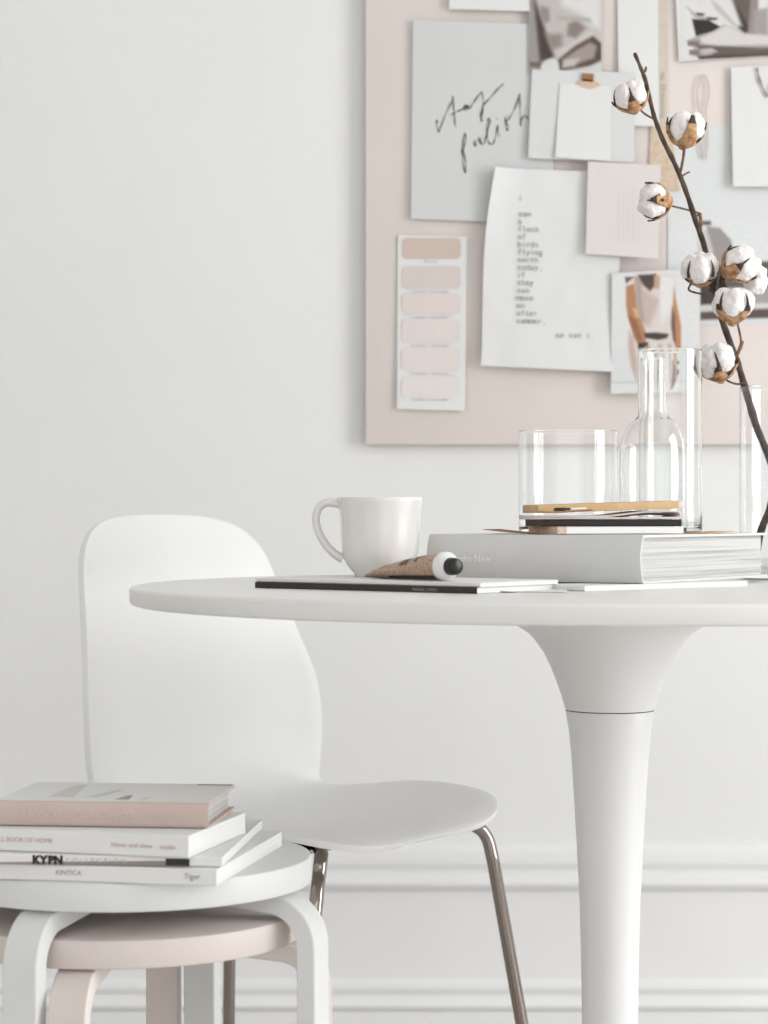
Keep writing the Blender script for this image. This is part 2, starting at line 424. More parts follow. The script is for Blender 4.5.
# ------------------------------------------------------------------ books
def dirs(p0, p1):
    d = (Vector(p1) - Vector(p0)); d.normalize(); return d
def frame(corner, spine_dir):
    """corner = near right corner, u runs along the spine to the left, v away from the spine"""
    u = Vector(spine_dir).normalized(); v = Vector((-u.y, u.x)) if (-u.y * 0 + u.x) > 0 else Vector((u.y, -u.x))
    return u, v
def local_book(name, label, corner, spine_dir, L, D, z, T, mcover, mpages, board=0.0022, hard=True, cat='book', roundsp=0.0, group=None):
    """local x along the spine away from the corner, local y away from the spine, local z up"""
    u = Vector(spine_dir).normalized()
    b = thing(name, label, cat, (corner[0], corner[1], z), 0, group)
    v = Vector((-u.y, u.x)); sgn = 1
    if v.y < 0: v = -v; sgn = -1
    X = Vector((u.x, u.y, 0)); Yv = Vector((v.x, v.y, 0))
    def tr(bm):
        M = Matrix((X, Yv, Vector((0, 0, 1)))).transposed().to_4x4(); bm.transform(M); return bm
    # cover: C profile in (y, z), extruded along x
    bd = board
    n = 10
    out = [(D, 0)]
    if hard:
        rr = roundsp
        o_ = [(D, 0), (0.004 + rr, 0)] + [(rr * (1 - math.sin(math.pi * k / n)) * 1.0 + 0.0012 * 0, T * k / n) for k in range(0, n + 1)][1:-1] + [(0.004 + rr, T), (D, T)]
        o_[2:-2] = [(rr * (1 - math.sin(math.pi * (k) / n)), T * k / n) for k in range(1, n)]
        o_.insert(2, (rr + 0.0006, 0.0006)); o_.insert(-2, (rr + 0.0006, T - 0.0006))
        i_ = [(D, bd), (0.004 + rr, bd)] + [(rr * (1 - math.sin(math.pi * k / n)) + bd, max(bd, min(T - bd, T * k / n))) for k in range(1, n)] + [(0.004 + rr, T - bd), (D, T - bd)]
        i_.insert(2, (rr + bd + .0004, bd)); i_.insert(-2, (rr + bd + .0004, T - bd))
    else:
        o_ = [(D, 0), (0.001, 0), (0, 0.001), (0, T - 0.001), (0.001, T), (D, T)]
        i_ = [(D, bd), (bd, bd), (bd, bd), (bd, T - bd), (bd, T - bd), (D, T - bd)]
    bm = bmesh.new(); m_ = len(o_)
    A = [[bm.verts.new((x, y, zz)) for (y, zz) in o_] + [bm.verts.new((x, y, zz)) for (y, zz) in i_] for x in (0, L)]
    for k in range(m_ - 1):
        bm.faces.new((A[0][k], A[0][k + 1], A[1][k + 1], A[1][k]))
        bm.faces.new((A[0][m_ + k], A[1][m_ + k], A[1][m_ + k + 1], A[0][m_ + k + 1]))
        for s_ in (0, 1): bm.faces.new((A[s_][k], A[s_][k + 1], A[s_][m_ + k + 1], A[s_][m_ + k]))
    for k in (0, m_ - 1): bm.faces.new((A[0][k], A[1][k], A[1][m_ + k], A[0][m_ + k]))
    bmesh.ops.remove_doubles(bm, verts=bm.verts, dist=0.00005)
    cv = obj('cover', tr(bm), mcover, b, angle=30)
    ins = 0.0055 if hard else 0.0004
    bm = bmesh.new()
    box(bm, ins, L - ins, bd + roundsp + 0.0003, D - ins, bd * 1.02, T - bd * 1.02)
    obj('page_block', tr(bm), mpages, b, smooth=False)
    b['_'] = 0; del b['_']
    return b, X, Yv

# stack on the white stool, from the seat upwards
ZS = 0.5074
u1 = (-0.240, 0.046)
b1, X1, Y1 = local_book('paperback_book', 'thick white paperback at the bottom of the stool stack', (-0.1445, 2.000), u1, 0.215, 0.245, ZS, 0.0142, M_bookw, M_pagesw, 0.0006, False)
u2 = (-0.2495, 0.0225)
b2, X2, Y2 = local_book('magazine', 'thin white magazine with bold black spine lettering, second from bottom of stool stack', (-0.1405, 2.012), u2, 0.215, 0.245, ZS + 0.0146, 0.0086, M_bookw, M_pagesw, 0.0005, False, cat='magazine')
u3 = (-0.175, 0.0448)
b3, X3, Y3 = local_book('paperback_book', 'white paperback with fine red spine lettering, just under the pink book', (-0.169, 2.004), u3, 0.215, 0.162, ZS + 0.0236, 0.0192, M_bookw, M_pagesw, 0.0006, False)
u4 = (-0.190, 0.020)
b4, X4, Y4 = local_book('hardback_book', 'dusty pink clothbound hardback with pale jacket lying on top of the stool stack', (-0.155, 2.045), u4, 0.190, 0.140, ZS + 0.0432, 0.0222, M_bookp, M_pages, 0.002, True, roundsp=0.002)
def spine_text(b, X, body, size, px_from_corner, z, m, off=0.0002, bold=0.0, name='spine_lettering', depth=0.0002):
    Yd = Vector((X.y, -X.x, 0));
    if Yd.y > 0: Yd = -Yd
    o = text_obj(name, body, size, m, b, X * px_from_corner + Yd * off + Vector((0, 0, z)), -X, (0, 0, 1), depth, bold=bold)
    return o
M_red = mat('red_brown_ink', (206, 168, 158), 0.8)
M_gold = mat('gold_blocking', (208, 178, 140), 0.6)
M_palep = mat('pale_pink_ink', (224, 206, 199), 0.8)
M_brownband = mat('taupe_band', (150, 139, 132), 0.6, 0.05, 30)
spine_text(b3, X3, 'THE SMALL BOOK OF HOME', 0.0058, 0.200, 0.0085, M_red)
spine_text(b3, X3, 'Notes and ideas', 0.0058, 0.071, 0.0075, M_red)
spine_text(b3, X3, 'studio', 0.0058, 0.026, 0.0070, M_red)
spine_text(b1, X1, 'KINTICA', 0.0060, 0.145, 0.0058, M_type)
spine_text(b1, X1, 'Tiger', 0.0070, 0.029, 0.0055, M_type)
text_obj('spine_lettering', 'KYPN', 0.0100, M_black, b2, X2 * 0.1640 - Y2 * 0.0002 + Vector((0, 0, 0.0008)), -X2, (0, 0, 1), 0.0002, pitch=(0.0066, 0.01), bold=0.0007)
spine_text(b2, X2, 'C O L L E C T I O N', 0.0062, 0.138, 0.0018, M_faint)
spine_text(b4, X4, 'A BOOK ABOUT LIVING SIMPLY AND WELL', 0.0068, 0.168, 0.0085, M_palep, off=0.0004)
# dark band at the foot of the magazine spine, jacket picture on the pink book
bm = bmesh.new()
Yn = Vector((0, 0, 0)) - Y2
q0 = X2 * 0.003 + Yn * 0.0003; q1 = X2 * 0.029 + Yn * 0.0003
q0 = X2 * 0.0285 + Yn * 0.0003; q1 = X2 * 0.0495 + Yn * 0.0003
bm.faces.new([bm.verts.new(p) for p in (q0 + Vector((0, 0, .0008)), q1 + Vector((0, 0, .0008)), q1 + Vector((0, 0, .0068)), q0 + Vector((0, 0, .0068)))])
obj('spine_mark', bm, M_black, b2, smooth=False)
bm = bmesh.new()
q0 = X2 * 0.0285 + Yn * 0.0002; q1 = X2 * 0.214 + Yn * 0.0002
bm.faces.new([bm.verts.new(p) for p in (q0 + Vector((0, 0, .0002)), q1 + Vector((0, 0, .0002)), q1 + Vector((0, 0, .0014)), q0 + Vector((0, 0, .0052)))])
obj('spine_band', bm, M_brownband, b2, smooth=False)
bm = bmesh.new(); box(bm, 0.0002, 0.1918, 0.006, 0.1425, 0.02225, 0.02265)
bm.transform(Matrix((X4, Y4, Vector((0, 0, 1)))).transposed().to_4x4())
obj('jacket_front', bm, mat('pale_jacket', (222, 222, 219), 0.5, 0.02, 12), b4, smooth=False)
def flat_poly(bm, pts, z, X, Y, mi=0):
    f = bm.faces.new([bm.verts.new(X * a + Y * b + Vector((0, 0, z))) for a, b in pts]); f.material_index = mi
for pts, mm in (([(0.075, .018), (0.088, .018), (0.083, .045), (0.078, .05)], M_p2), ([(0.128, .03), (0.152, .03), (0.148, .12), (0.138, .125)], M_p1),
                ([(0.105, .03), (0.12, .03), (0.10, .09), (0.094, .09)], M_p1), ([(0.06, .02), (0.068, .02), (0.062, .035), (0.058, .035)], M_p1), ([(0.002, .132), (0.035, .132), (0.036, .1405), (0.002, .1405)], M_p2)):
    bm = bmesh.new(); flat_poly(bm, pts, .0228, X4, Y4); obj('jacket_picture', bm, mm, b4, smooth=False)

# ---- on the table: booklet under the thick book, thick book, magazines
ZT = TZ + 0.0002
uB = (-0.843, 0.536)
bk0, X0, Y0 = local_book('booklet', 'thin white booklet lying under the thick grey book', (0.198, 2.290), (-0.65, 0.76), 0.068, 0.245, ZT, 0.0055, M_bookw, M_pagesw, 0.0006, False, cat='booklet')
ZB = ZT + 0.0057
TB = 0.0492
big, XB, YB = local_book('thick_book', 'thick silver-grey hardback book on the table beneath the glass vases', (0.258, 2.336), uB, 0.252, 0.322, ZB, TB, M_bookg, M_pages, 0.0026, True, roundsp=0.006)
spine_text(big, XB, 'Stockholm New', 0.0102, 0.2400, 0.0205, mat('white_foil', (255, 255, 254), 0.4), off=-0.0012 + 0.0016)
ZBT = ZB + TB

def at_z(px, z, Y):  # point at height z in column px
    return Vector(((px - 384) / F * Y, Y, z))
ma, XM, YM = local_book('magazine', 'dark-edged magazine at the bottom of the pair under the mug', (0.089, 2.221), (-0.785, 0.619), 0.283, 0.134, ZT, 0.0060, M_dark, M_pagesw, 0.0002, False, cat='magazine')
spine_text(ma, XM, 'NORDIC LIVING', 0.0042, 0.078, 0.0012, M_p2)
mb, XM2, YM2 = local_book('magazine', 'white-covered magazine directly under the mug and tube', (0.092, 2.2215), (-0.785, 0.619), 0.286, 0.134, ZT + 0.0061, 0.0044, M_bookw, M_pagesw, 0.0005, False, cat='magazine')
ZM = ZT + 0.0106
# loose curled leaflet by the magazine corner
def leaflet(name, label, c, ux, L, D, z, thick, m, lift, cat='leaflet', nseg=24, group=None, mi=None):
    """sheet of paper; lift(s,t) gives height over z; s along ux, t across"""
    ux = Vector((ux[0], ux[1], 0)).normalized(); vy = Vector((-ux.y, ux.x, 0))
    bm = bmesh.new(); G = []
    for i in range(nseg + 1):
        G.append([bm.verts.new(ux * (L * i / nseg) + vy * (D * j / 8) + Vector((0, 0, lift(i / nseg, j / 8)))) for j in range(9)])
    for a, b in zip(G, G[1:]):
        for j in range(8): bm.faces.new((a[j], a[j + 1], b[j + 1], b[j]))
    o = obj(name, bm, m, None); o.location = (c[0], c[1], z)
    md = o.modifiers.new('thickness', 'SOLIDIFY'); md.thickness = thick; md.offset = 1
    md = o.modifiers.new('crisp edge', 'EDGE_SPLIT'); md.split_angle = math.radians(40)
    tag(o, label, cat, group); return o
leaflet('leaflet', 'small curled white leaflet at the right corner of the magazines', (0.094, 2.252), (0.80, -0.02), 0.035, 0.09, ZT, 0.0006, M_bookw, lambda s, t: 0.0005 + 0.006 * (1 - s) ** 2)
leaflet('leaflet', 'flat white leaflet lying between magazine and thick grey book', (0.128, 2.262), (0.6, -0.05), 0.05, 0.06, ZT, 0.0008, M_bookw, lambda s, t: 0.0002)

# ---- little stack on the thick book
s1, Xs, Ys = local_book('pocket_book', 'white pocket book with tan spine on the thick grey book', (0.1800, 2.400), (-0.37, 0.93), 0.070, 0.148, ZBT + 0.0009, 0.0072, M_bookw, M_pagesw, 0.0006, False, cat='book')
# tan half cover on the left short side
bm = bmesh.new(); box(bm, -0.0002, 0.0702, -0.0006, 0.010, -0.0001, 0.0074)
bm.transform(Matrix((Xs, Ys if Ys.x > 0 else -Ys, Vector((0, 0, 1)))).transposed().to_4x4())
obj('spine_tape', bm, mat('tan_speckled_tape', (196, 158, 128), 0.8, 0.15, 300, c2=(214, 196, 180)), s1, smooth=False)
s2, Xq, Yq = local_book('notebook', 'black notebook in the small stack on the thick book', (0.3155, 2.4602), (-0.95, -0.31), 0.160, 0.046, ZBT + 0.0083, 0.0074, M_black, M_pagesd, 0.0008, False, cat='notebook')
ux3 = Vector((0.955, 0.295, 0)).normalized()
def leaf_lift(s, t):
    return 0.0015 + 0.0035 * math.sin(math.pi * min(1, s * 1.1)) * (s ** 1.5) + 0.001 * t
def folded(name, label, c, ux, L, D, z, m, cat):
    """folded brochure: two leaves joined by a rounded fold on the right"""
    ux = Vector((ux[0], ux[1], 0)).normalized(); vy = Vector((-ux.y, ux.x, 0))
    path = []
    for i in range(21): s = i / 20; path.append((L * s, 0.0008 * s))
    for k in range(1, 12):
        a = math.pi * k / 12; path.append((L + 0.004 * math.sin(a), 0.0008 + 0.0066 * (1 - math.cos(a)) / 2))
    for i in range(21):
        s = 1 - i / 20; q = max(0.0, min(1.0, (s - 0.45) / 0.4)); path.append((L * s, 0.0022 + 0.0052 * q * q * (3 - 2 * q)))
    bm = bmesh.new(); P = [(bm.verts.new(ux * a + Vector((0, 0, b))), bm.verts.new(ux * a + vy * D + Vector((0, 0, b)))) for a, b in path]
    for a, b in zip(P, P[1:]): bm.faces.new((a[0], a[1], b[1], b[0]))
    o = obj(name, bm, m, None, angle=60); o.location = (c[0], c[1], z)
    md = o.modifiers.new('thickness', 'SOLIDIFY'); md.thickness = 0.0019; md.offset = 0
    tag(o, label, cat)
    bm = bmesh.new(); rows = []
    for i in range(13):
        q = i / 12; a = L * (0.62 + 0.36 * q); h = 0.0026 + 0.0024 * math.sin(math.pi * min(1, q * 0.75))
        rows.append([bm.verts.new(ux * a + vy * b_ + Vector((0, 0, h))) for b_ in (0.001, D - 0.001)])
    for a, b in zip(rows, rows[1:]): bm.faces.new((a[0], a[1], b[1], b[0]))
    ip = obj('dark_insert', bm, M_dark, o, angle=60); md = ip.modifiers.new('thickness', 'SOLIDIFY'); md.thickness = 0.0022; md.offset = 0  # dark strip set between the two leaves near the fold
    return o
folded('folded_brochure', 'off-white folded brochure with rounded fold in the small stack', (0.156, 2.412), (0.955, 0.295), 0.162, 0.044, ZBT + 0.0166, mat('blush_white_paper', (222, 210, 204), 0.7), 'brochure')
kn = thing('kraft_notebook', 'slim brown kraft notebook with black clip on top of the small stack', 'notebook', (0.160, 2.408, ZBT + 0.0222))
kn.rotation_euler = (0, 0, math.atan2(0.30, 0.95))
bm = bmesh.new(); box(bm, 0, 0.160, 0, 0.046, 0, 0.0086, 0.0012)
ko = obj('cover', bm, M_kraft, kn)
bm = bmesh.new(); box(bm, 0.1595, 0.1665, 0.001, 0.045, 0.0004, 0.0078, 0.001); obj('page_end', bm, mat('pinkish_page_end', (226, 214, 208), 0.8), kn)
bm = bmesh.new(); box(bm, 0.018, 0.031, -0.0014, 0.02, 0.0016, 0.0050, 0.0006); box(bm, 0.031, 0.036, -0.0012, 0.006, 0.0022, 0.0045, 0.0005); obj('clip', bm, M_black, kn)
bm = bmesh.new(); box(bm, 0.036, 0.054, -0.0010, 0.004, 0.0024, 0.0044, 0.0005); obj('clip_tab', bm, M_bookw, kn)
bm = bmesh.new(); tube(bm, catmull(vpts([(0.0, -0.001, .0015), (.010, -0.0018, .0005), (.03, -0.0016, .0003), (.06, -0.001, .0015)]), 6), 0.0007, 8); obj('cord', bm, M_kraftd, kn)
kn.rotation_euler = (0, -0.030, math.atan2(0.30, 0.95))

leaflet('card', 'thin brown-edged card sticking out left of the small stack', at_z(483, 0, 2.455)[:2], (0.80, -0.42), 0.062, 0.045, ZBT + 0.0003, 0.0005, M_kraftd, lambda s, t: 0.0045 * (1 - s) ** 1.6, cat='card')
leaflet('card', 'cream card with a tan edge lying right of the small stack', (0.3085, 2.421), (0.536, 0.843), 0.060, 0.030, ZBT + 0.0001, 0.0006, mat('cream_card', (214, 190, 166), 0.7), lambda s, t: 0.0, cat='card')
leaflet('card', 'thin kraft card at the right end of the thick book', (0.3440, 2.476), (0.536, 0.843), 0.075, 0.030, ZBT + 0.0001, 0.0007, M_kraft, lambda s, t: 0.0 + 0.0016 * s, cat='card')

# ------------------------------------------------------------------ glass
def glass(name, label, prof_out, wall, base, loc, cat='vase', group=None):
    """prof_out: (r,z) from the bottom edge to the rim"""
    bm = bmesh.new()
    out = [(0, 0.0006), (prof_out[0][0] * 0.9, 0.0)] + prof_out
    r_top, z_top = prof_out[-1]
    inner = [(max(0.002, r - wall), max(z, base)) for r, z in prof_out if z > base + 0.001]
    inner = [(inner[0][0] * 0.8, base)] + [(inner[0][0] * 0.97, base + 0.0012)] + inner
    inner = inner[::-1]
    rim = [(r_top - wall * 0.15, z_top + wall * 0.4), (r_top - wall * 0.85, z_top + wall * 0.4)]
    lathe(bm, out + rim + inner + [(0, base)], 96)
    o = obj(name, bm, M_glass, None, angle=50); o.location = loc
    return tag(o, label, cat, group)
def cyl_prof(r, h, n=10):
    return [(r - 0.004, 0.0004), (r - 0.001, 0.0015), (r, 0.005)] + [(r, 0.007), (r, 0.010)] + [(r, 0.010 + (h - 0.018) * k / n) for k in range(1, n + 1)] + [(r, h - 0.005), (r, h - 0.003), (r, h - 0.0015), (r, h - 0.0006)]
def top_h(y, Y, zb): return CZ - (y - 512) / F * Y - zb
ZG = ZBT + 0.0002
glass('glass_vase', 'wide low cylindrical glass vase, leftmost of the glassware', cyl_prof(0.0556, top_h(431, 2.6, ZG)), 0.0012, 0.005, (0.2065, 2.6, ZG))
glass('glass_vase', 'tall narrow cylindrical glass vase standing behind the carafe', cyl_prof(0.0363, top_h(350, 2.63, ZG)), 0.0012, 0.006, (0.3243, 2.63, ZG))
YC = 2.558; zc_ = lambda y: top_h(y, YC, ZG); rc = lambda h: h / F * YC
cp = [(rc(30), 0.0004), (rc(32.5), 0.002), (rc(33.6), 0.006), (rc(33.6), zc_(500)), (rc(33.6), zc_(475)), (rc(33.4), zc_(458)), (rc(32.6), zc_(446)), (rc(30.6), zc_(437)), (rc(27), zc_(429)), (rc(22), zc_(422.5)), (rc(17), zc_(418)), (rc(14), zc_(413)), (rc(13), zc_(407)), (rc(12.8), zc_(400)), (rc(12.8), zc_(380)), (rc(12.8), zc_(362)), (rc(12.8), zc_(360)), (rc(12.8), zc_(358.6))]
cpi = [Vector((r, z, 0)) for r, z in cp]
cps = [(p.x, p.y) for p in catmull(cpi, 4)]
glass('glass_carafe', 'bottle-shaped clear glass carafe with slim neck', cps, 0.0014, 0.005, (0.2968, YC, ZG), cat='carafe')
YV = 2.72
glass('glass_vase', 'clear cylindrical glass vase holding the cotton branch at the right', cyl_prof(0.050, top_h(387, YV, ZT)), 0.0012, 0.006, (0.4672, YV, ZT))

# ------------------------------------------------------------------ mug
MX, MY = -0.0042, 2.428
mug = thing('coffee_mug', 'white ceramic mug with looped handle standing on the magazines', 'mug', (MX, MY, ZM + 0.0002))
hz = top_h(497.5, MY - 0.0, ZM)
bm = bmesh.new()
R0 = 42.8 / F * MY
outp = [(0.0, 0.002), (0.024, 0.002), (0.0245, 0), (0.0262, 0), (0.0268, 0.003), (0.030, 0.0065), (0.0352, 0.013), (0.0385, 0.020), (0.0402, 0.028), (0.0410, 0.038), (0.0420, 0.055), (0.0432, 0.070), (0.0445, hz - 0.004), (R0, hz - 0.0008), (R0 - 0.0008, hz), (R0 - 0.0026, hz - 0.0006),
        (0.0415, hz - 0.006), (0.0398, 0.060), (0.0385, 0.035), (0.0365, 0.022), (0.030, 0.012), (0.018, 0.007), (0, 0.006)]
lathe(bm, outp, 96)
# faint vertical flutes low on the outside
for v in bm.verts:
    r = math.hypot(v.co.x, v.co.y)
    if 0.018 < v.co.z < hz - 0.012 and r > 0.0385 and r > 0.0396 + (v.co.z - .03) * .05:
        a = math.atan2(v.co.y, v.co.x); k = 1 + 0.006 * math.cos(a * 16) * min(1, (v.co.z - 0.018) / 0.02); v.co.x *= k; v.co.y *= k
obj('body', bm, M_cream, mug, angle=60)
def hp(x, y): p = at(x, y, MY); return Vector((p.x - MX, 0, p.z - ZM))
bm = bmesh.new()
path = catmull([hp(342, 505), hp(334, 503), hp(325, 503.5), hp(318.5, 509), hp(316, 520), hp(319, 533), hp(326, 545), hp(334, 553.5), hp(343, 559)], 8)
tube(bm, path, [0.0042 + 0.0008 * abs(2 * i / (len(path) - 1) - 1) ** 2 for i in range(len(path))], 16)
for v in bm.verts: v.co.y *= 1.55
hd = obj('handle', bm, M_cream, mug, angle=70)

# ------------------------------------------------------------------ tube of cream
P0 = Vector((-0.0050, 2.380, ZM)); P1 = Vector((0.0660, 2.268, ZM))
ax = (P1 - P0); LT = ax.length; ax.normalize(); sx = Vector((-ax.y, ax.x, 0))
tb = thing('cream_tube', 'bronze metal cream tube with white shoulder and black cap lying on the magazine', 'tube', tuple(P0 + Vector((0, 0, 0.0003))))
bm = bmesh.new(); R = 0.0142; n = 40; rings = []
LB = LT - 0.012
for i in range(25):
    s = i / 24
    hz_ = R * (0.12 + 0.88 * min(1, s * 1.02) ** 0.56); hx = R * (1.32 - 0.32 * s ** 0.8)
    rings.append([bm.verts.new(ax * (LB * s) + sx * (hx * math.cos(2 * math.pi * j / n)) + Vector((0, 0, hz_ * (1 + math.sin(2 * math.pi * j / n))))) for j in range(n)])
for a, b in zip(rings, rings[1:]):
    for j in range(n): k = (j + 1) % n; bm.faces.new((a[j], a[k], b[k], b[j]))
bm.faces.new(rings[0]); bm.faces.new(rings[-1][::-1])
obj('tube_body', bm, M_silver, tb, angle=50)
def disc_stack(prof, m, name, nn=40):
    bm = bmesh.new(); rg = []
    for d, r in prof:
        rg.append([bm.verts.new(ax * (LB + d) + sx * (r * math.cos(2 * math.pi * j / nn)) + Vector((0, 0, R + r * math.sin(2 * math.pi * j / nn)))) for j in range(nn)])
    for a, b in zip(rg, rg[1:]):
        for j in range(nn): k = (j + 1) % nn; bm.faces.new((a[j], a[k], b[k], b[j]))
    bm.faces.new(rg[0]); bm.faces.new(rg[-1][::-1])
    return obj(name, bm, m, tb, angle=40)
disc_stack([(-0.0005, R + .0001), (0.004, R + .0001), (0.0052, R - .0006), (0.010, 0.0100), (0.0105, 0.0092)], mat('white_shoulder', (232, 232, 230), 0.3), 'shoulder')
disc_stack([(0.010, 0.0080), (0.0108, 0.0088), (0.018, 0.0084), (0.021, 0.0076), (0.022, 0.0064)], M_black, 'cap')
# dark label marks on the upper side of the tube
def tube_patch(s0, s1, a0, a1, m, name):
    bm = bmesh.new(); G = []
    for i in range(6):
        s = s0 + (s1 - s0) * i / 5
        h_ = R * (0.12 + 0.88 * min(1, s * 1.02) ** 0.56); hx = R * (1.32 - 0.32 * s ** 0.8)
        row = []
        for j in range(6):
            a = math.radians(a0 + (a1 - a0) * j / 5)
            row.append(bm.verts.new(ax * (LB * s) + sx * (1.015 * hx * math.cos(a)) + Vector((0, 0, h_ * (1 + 1.015 * math.sin(a))))))
        G.append(row)
    for a, b in zip(G, G[1:]):
        for j in range(5): bm.faces.new((a[j], a[j + 1], b[j + 1], b[j]))
    return bm
M_lab = mat('grey_brown_label', (98, 86, 80), 0.5, 0.1, 100)
# sx points to the far side or near side; near side is where sx.y<0
sg = 180 if sx.y > 0 else 0
def aa(d): return sg + (-d if sg else d)
for (s0, s1, d0, d1) in ((.50, .62, 20, 62), (.70, .75, 28, 66), (.78, .81, 50, 62), (.24, .27, 30, 60)):
    obj('label_mark', tube_patch(s0, s1, aa(d0), aa(d1), M_lab, ''), M_lab, tb)
obj('shadow_band', tube_patch(.30, .98, aa(-62), aa(-38), M_dark, ''), mat('contact_shadow_brown', (70, 52, 42), 0.5, 0.1, 100), tb)  # contact shadow under the tube, painted as a dark strip low on its side

# ------------------------------------------------------------------ pinned board
BX0 = at(365.5, 0, YW - 0.02).x; BZ0 = CZ - (444.5 - 512) / F * (YW - 0.02)
YF = YW - 0.022
bd = thing('pin_board', 'large pale pink board hanging on the wall, covered with papers and photographs', 'board', (BX0, YW, BZ0))
bm = bmesh.new(); box(bm, 0, 1.15, -0.022, -0.006, 0, 0.95, 0.0015); obj('board_panel', bm, M_board, bd)
bm = bmesh.new(); box(bm, 0.02, 1.13, -0.006, -0.0003, 0.02, 0.93); obj('board_backing', bm, M_boardedge, bd)

def sheet(name, label, cat, quad, off, m, lift=(0, 0, 0, 0), thick=0.0006, curl=None, bow=0.0, group=None, n=14, crump=0.0):
    """paper on the board: quad = photo-plane corners tl,tr,br,bl; off = distance in front of the board; lift adds per corner"""
    Y = YF - off
    c = [at(x, y, Y) for x, y in quad]
    org = c[3].copy()
    bm = bmesh.new(); G = []
    for i in range(n + 1):
        row = []
        for j in range(n + 1):
            u, v = j / n, i / n    # v from bottom to top
            p = (c[3] * (1 - u) + c[2] * u) * (1 - v) + (c[0] * (1 - u) + c[1] * u) * v
            l = (lift[3] * (1 - u) + lift[2] * u) * (1 - v) ** 2 + (lift[0] * (1 - u) + lift[1] * u) * v ** 3
            if curl: l += curl(u, v)
            if crump: l += crump * (mnoise.noise(Vector((u * 5, v * 7, off * 900))) + 0.5)
            row.append(bm.verts.new(Vector((p.x - bow * math.sin(math.pi * v ** 1.4) * (1 - u) ** 2, p.y - l, p.z)) - org))
        G.append(row)
    for a, b in zip(G, G[1:]):
        for j in range(n): bm.faces.new((a[j], a[j + 1], b[j + 1], b[j]))
    o = obj(name, bm, m, None, angle=60); o.location = org
    md = o.modifiers.new('thickness', 'SOLIDIFY'); md.thickness = thick; md.offset = 0
    md = o.modifiers.new('crisp edge', 'EDGE_SPLIT'); md.split_angle = math.radians(40)
    if label: tag(o, label, cat, group)
    return o
def prints(parent, polys, off, name='printed_picture'):
    """flat printed shapes on a sheet: polys = [(pixel outline, material)]"""
    mats = []; bm = bmesh.new(); org = parent.location
    for k, (pts, m) in enumerate(polys):
        if m not in mats: mats.append(m)
        Y = YF - off - 0.0006 - 0.00012 * k
        P = catmull([Vector((x, y, 0)) for x, y in pts] + [Vector((pts[0][0], pts[0][1], 0))], 4)[:-1] if len(pts) > 4 else [Vector((x, y, 0)) for x, y in pts]
        try:
            f = bm.faces.new([bm.verts.new(at(p.x, p.y, Y) - org) for p in P]); f.material_index = mats.index(m)
        except Exception: pass
    bmesh.ops.triangulate(bm, faces=bm.faces)
    me = bpy.data.meshes.new(name); bm.to_mesh(me); bm.free()
    for m in mats: me.materials.append(m)
    o = bpy.data.objects.new(name, me); COL.objects.link(o); o.parent = parent
    return o
def inside_dist(x, y, P):
    """signed distance to polygon P (positive inside)"""
    d = 1e9; c = False; n = len(P)
    for i in range(n):
        x1, y1 = P[i]; x2, y2 = P[(i + 1) % n]
        dx, dy = x2 - x1, y2 - y1
        t = max(0.0, min(1.0, ((x - x1) * dx + (y - y1) * dy) / (dx * dx + dy * dy + 1e-9)))
        d = min(d, (x - x1 - t * dx) ** 2 + (y - y1 - t * dy) ** 2)
        if (y1 > y) != (y2 > y) and x < (x2 - x1) * (y - y1) / (y2 - y1) + x1: c = not c
    return math.sqrt(d) * (1 if c else -1)
M_PRINT = None
def print_mat():
    global M_PRINT
    if M_PRINT: return M_PRINT
    m = bpy.data.materials.new('photographic_print'); m.use_nodes = True
    nt = m.node_tree; p = nt.nodes['Principled BSDF']; p.inputs['Roughness'].default_value = 0.6
    at_ = nt.nodes.new('ShaderNodeAttribute'); at_.attribute_name = 'print'
    nz = nt.nodes.new('ShaderNodeTexNoise'); nz.inputs['Scale'].default_value = 260
    mx = nt.nodes.new('ShaderNodeMix'); mx.data_type = 'RGBA'; mx.blend_type = 'OVERLAY'; mx.inputs[0].default_value = 0.04
    nt.links.new(at_.outputs['Color'], mx.inputs[6]); nt.links.new(nz.outputs['Color'], mx.inputs[7])
    nt.links.new(mx.outputs[2], p.inputs['Base Color']); M_PRINT = m
    return m
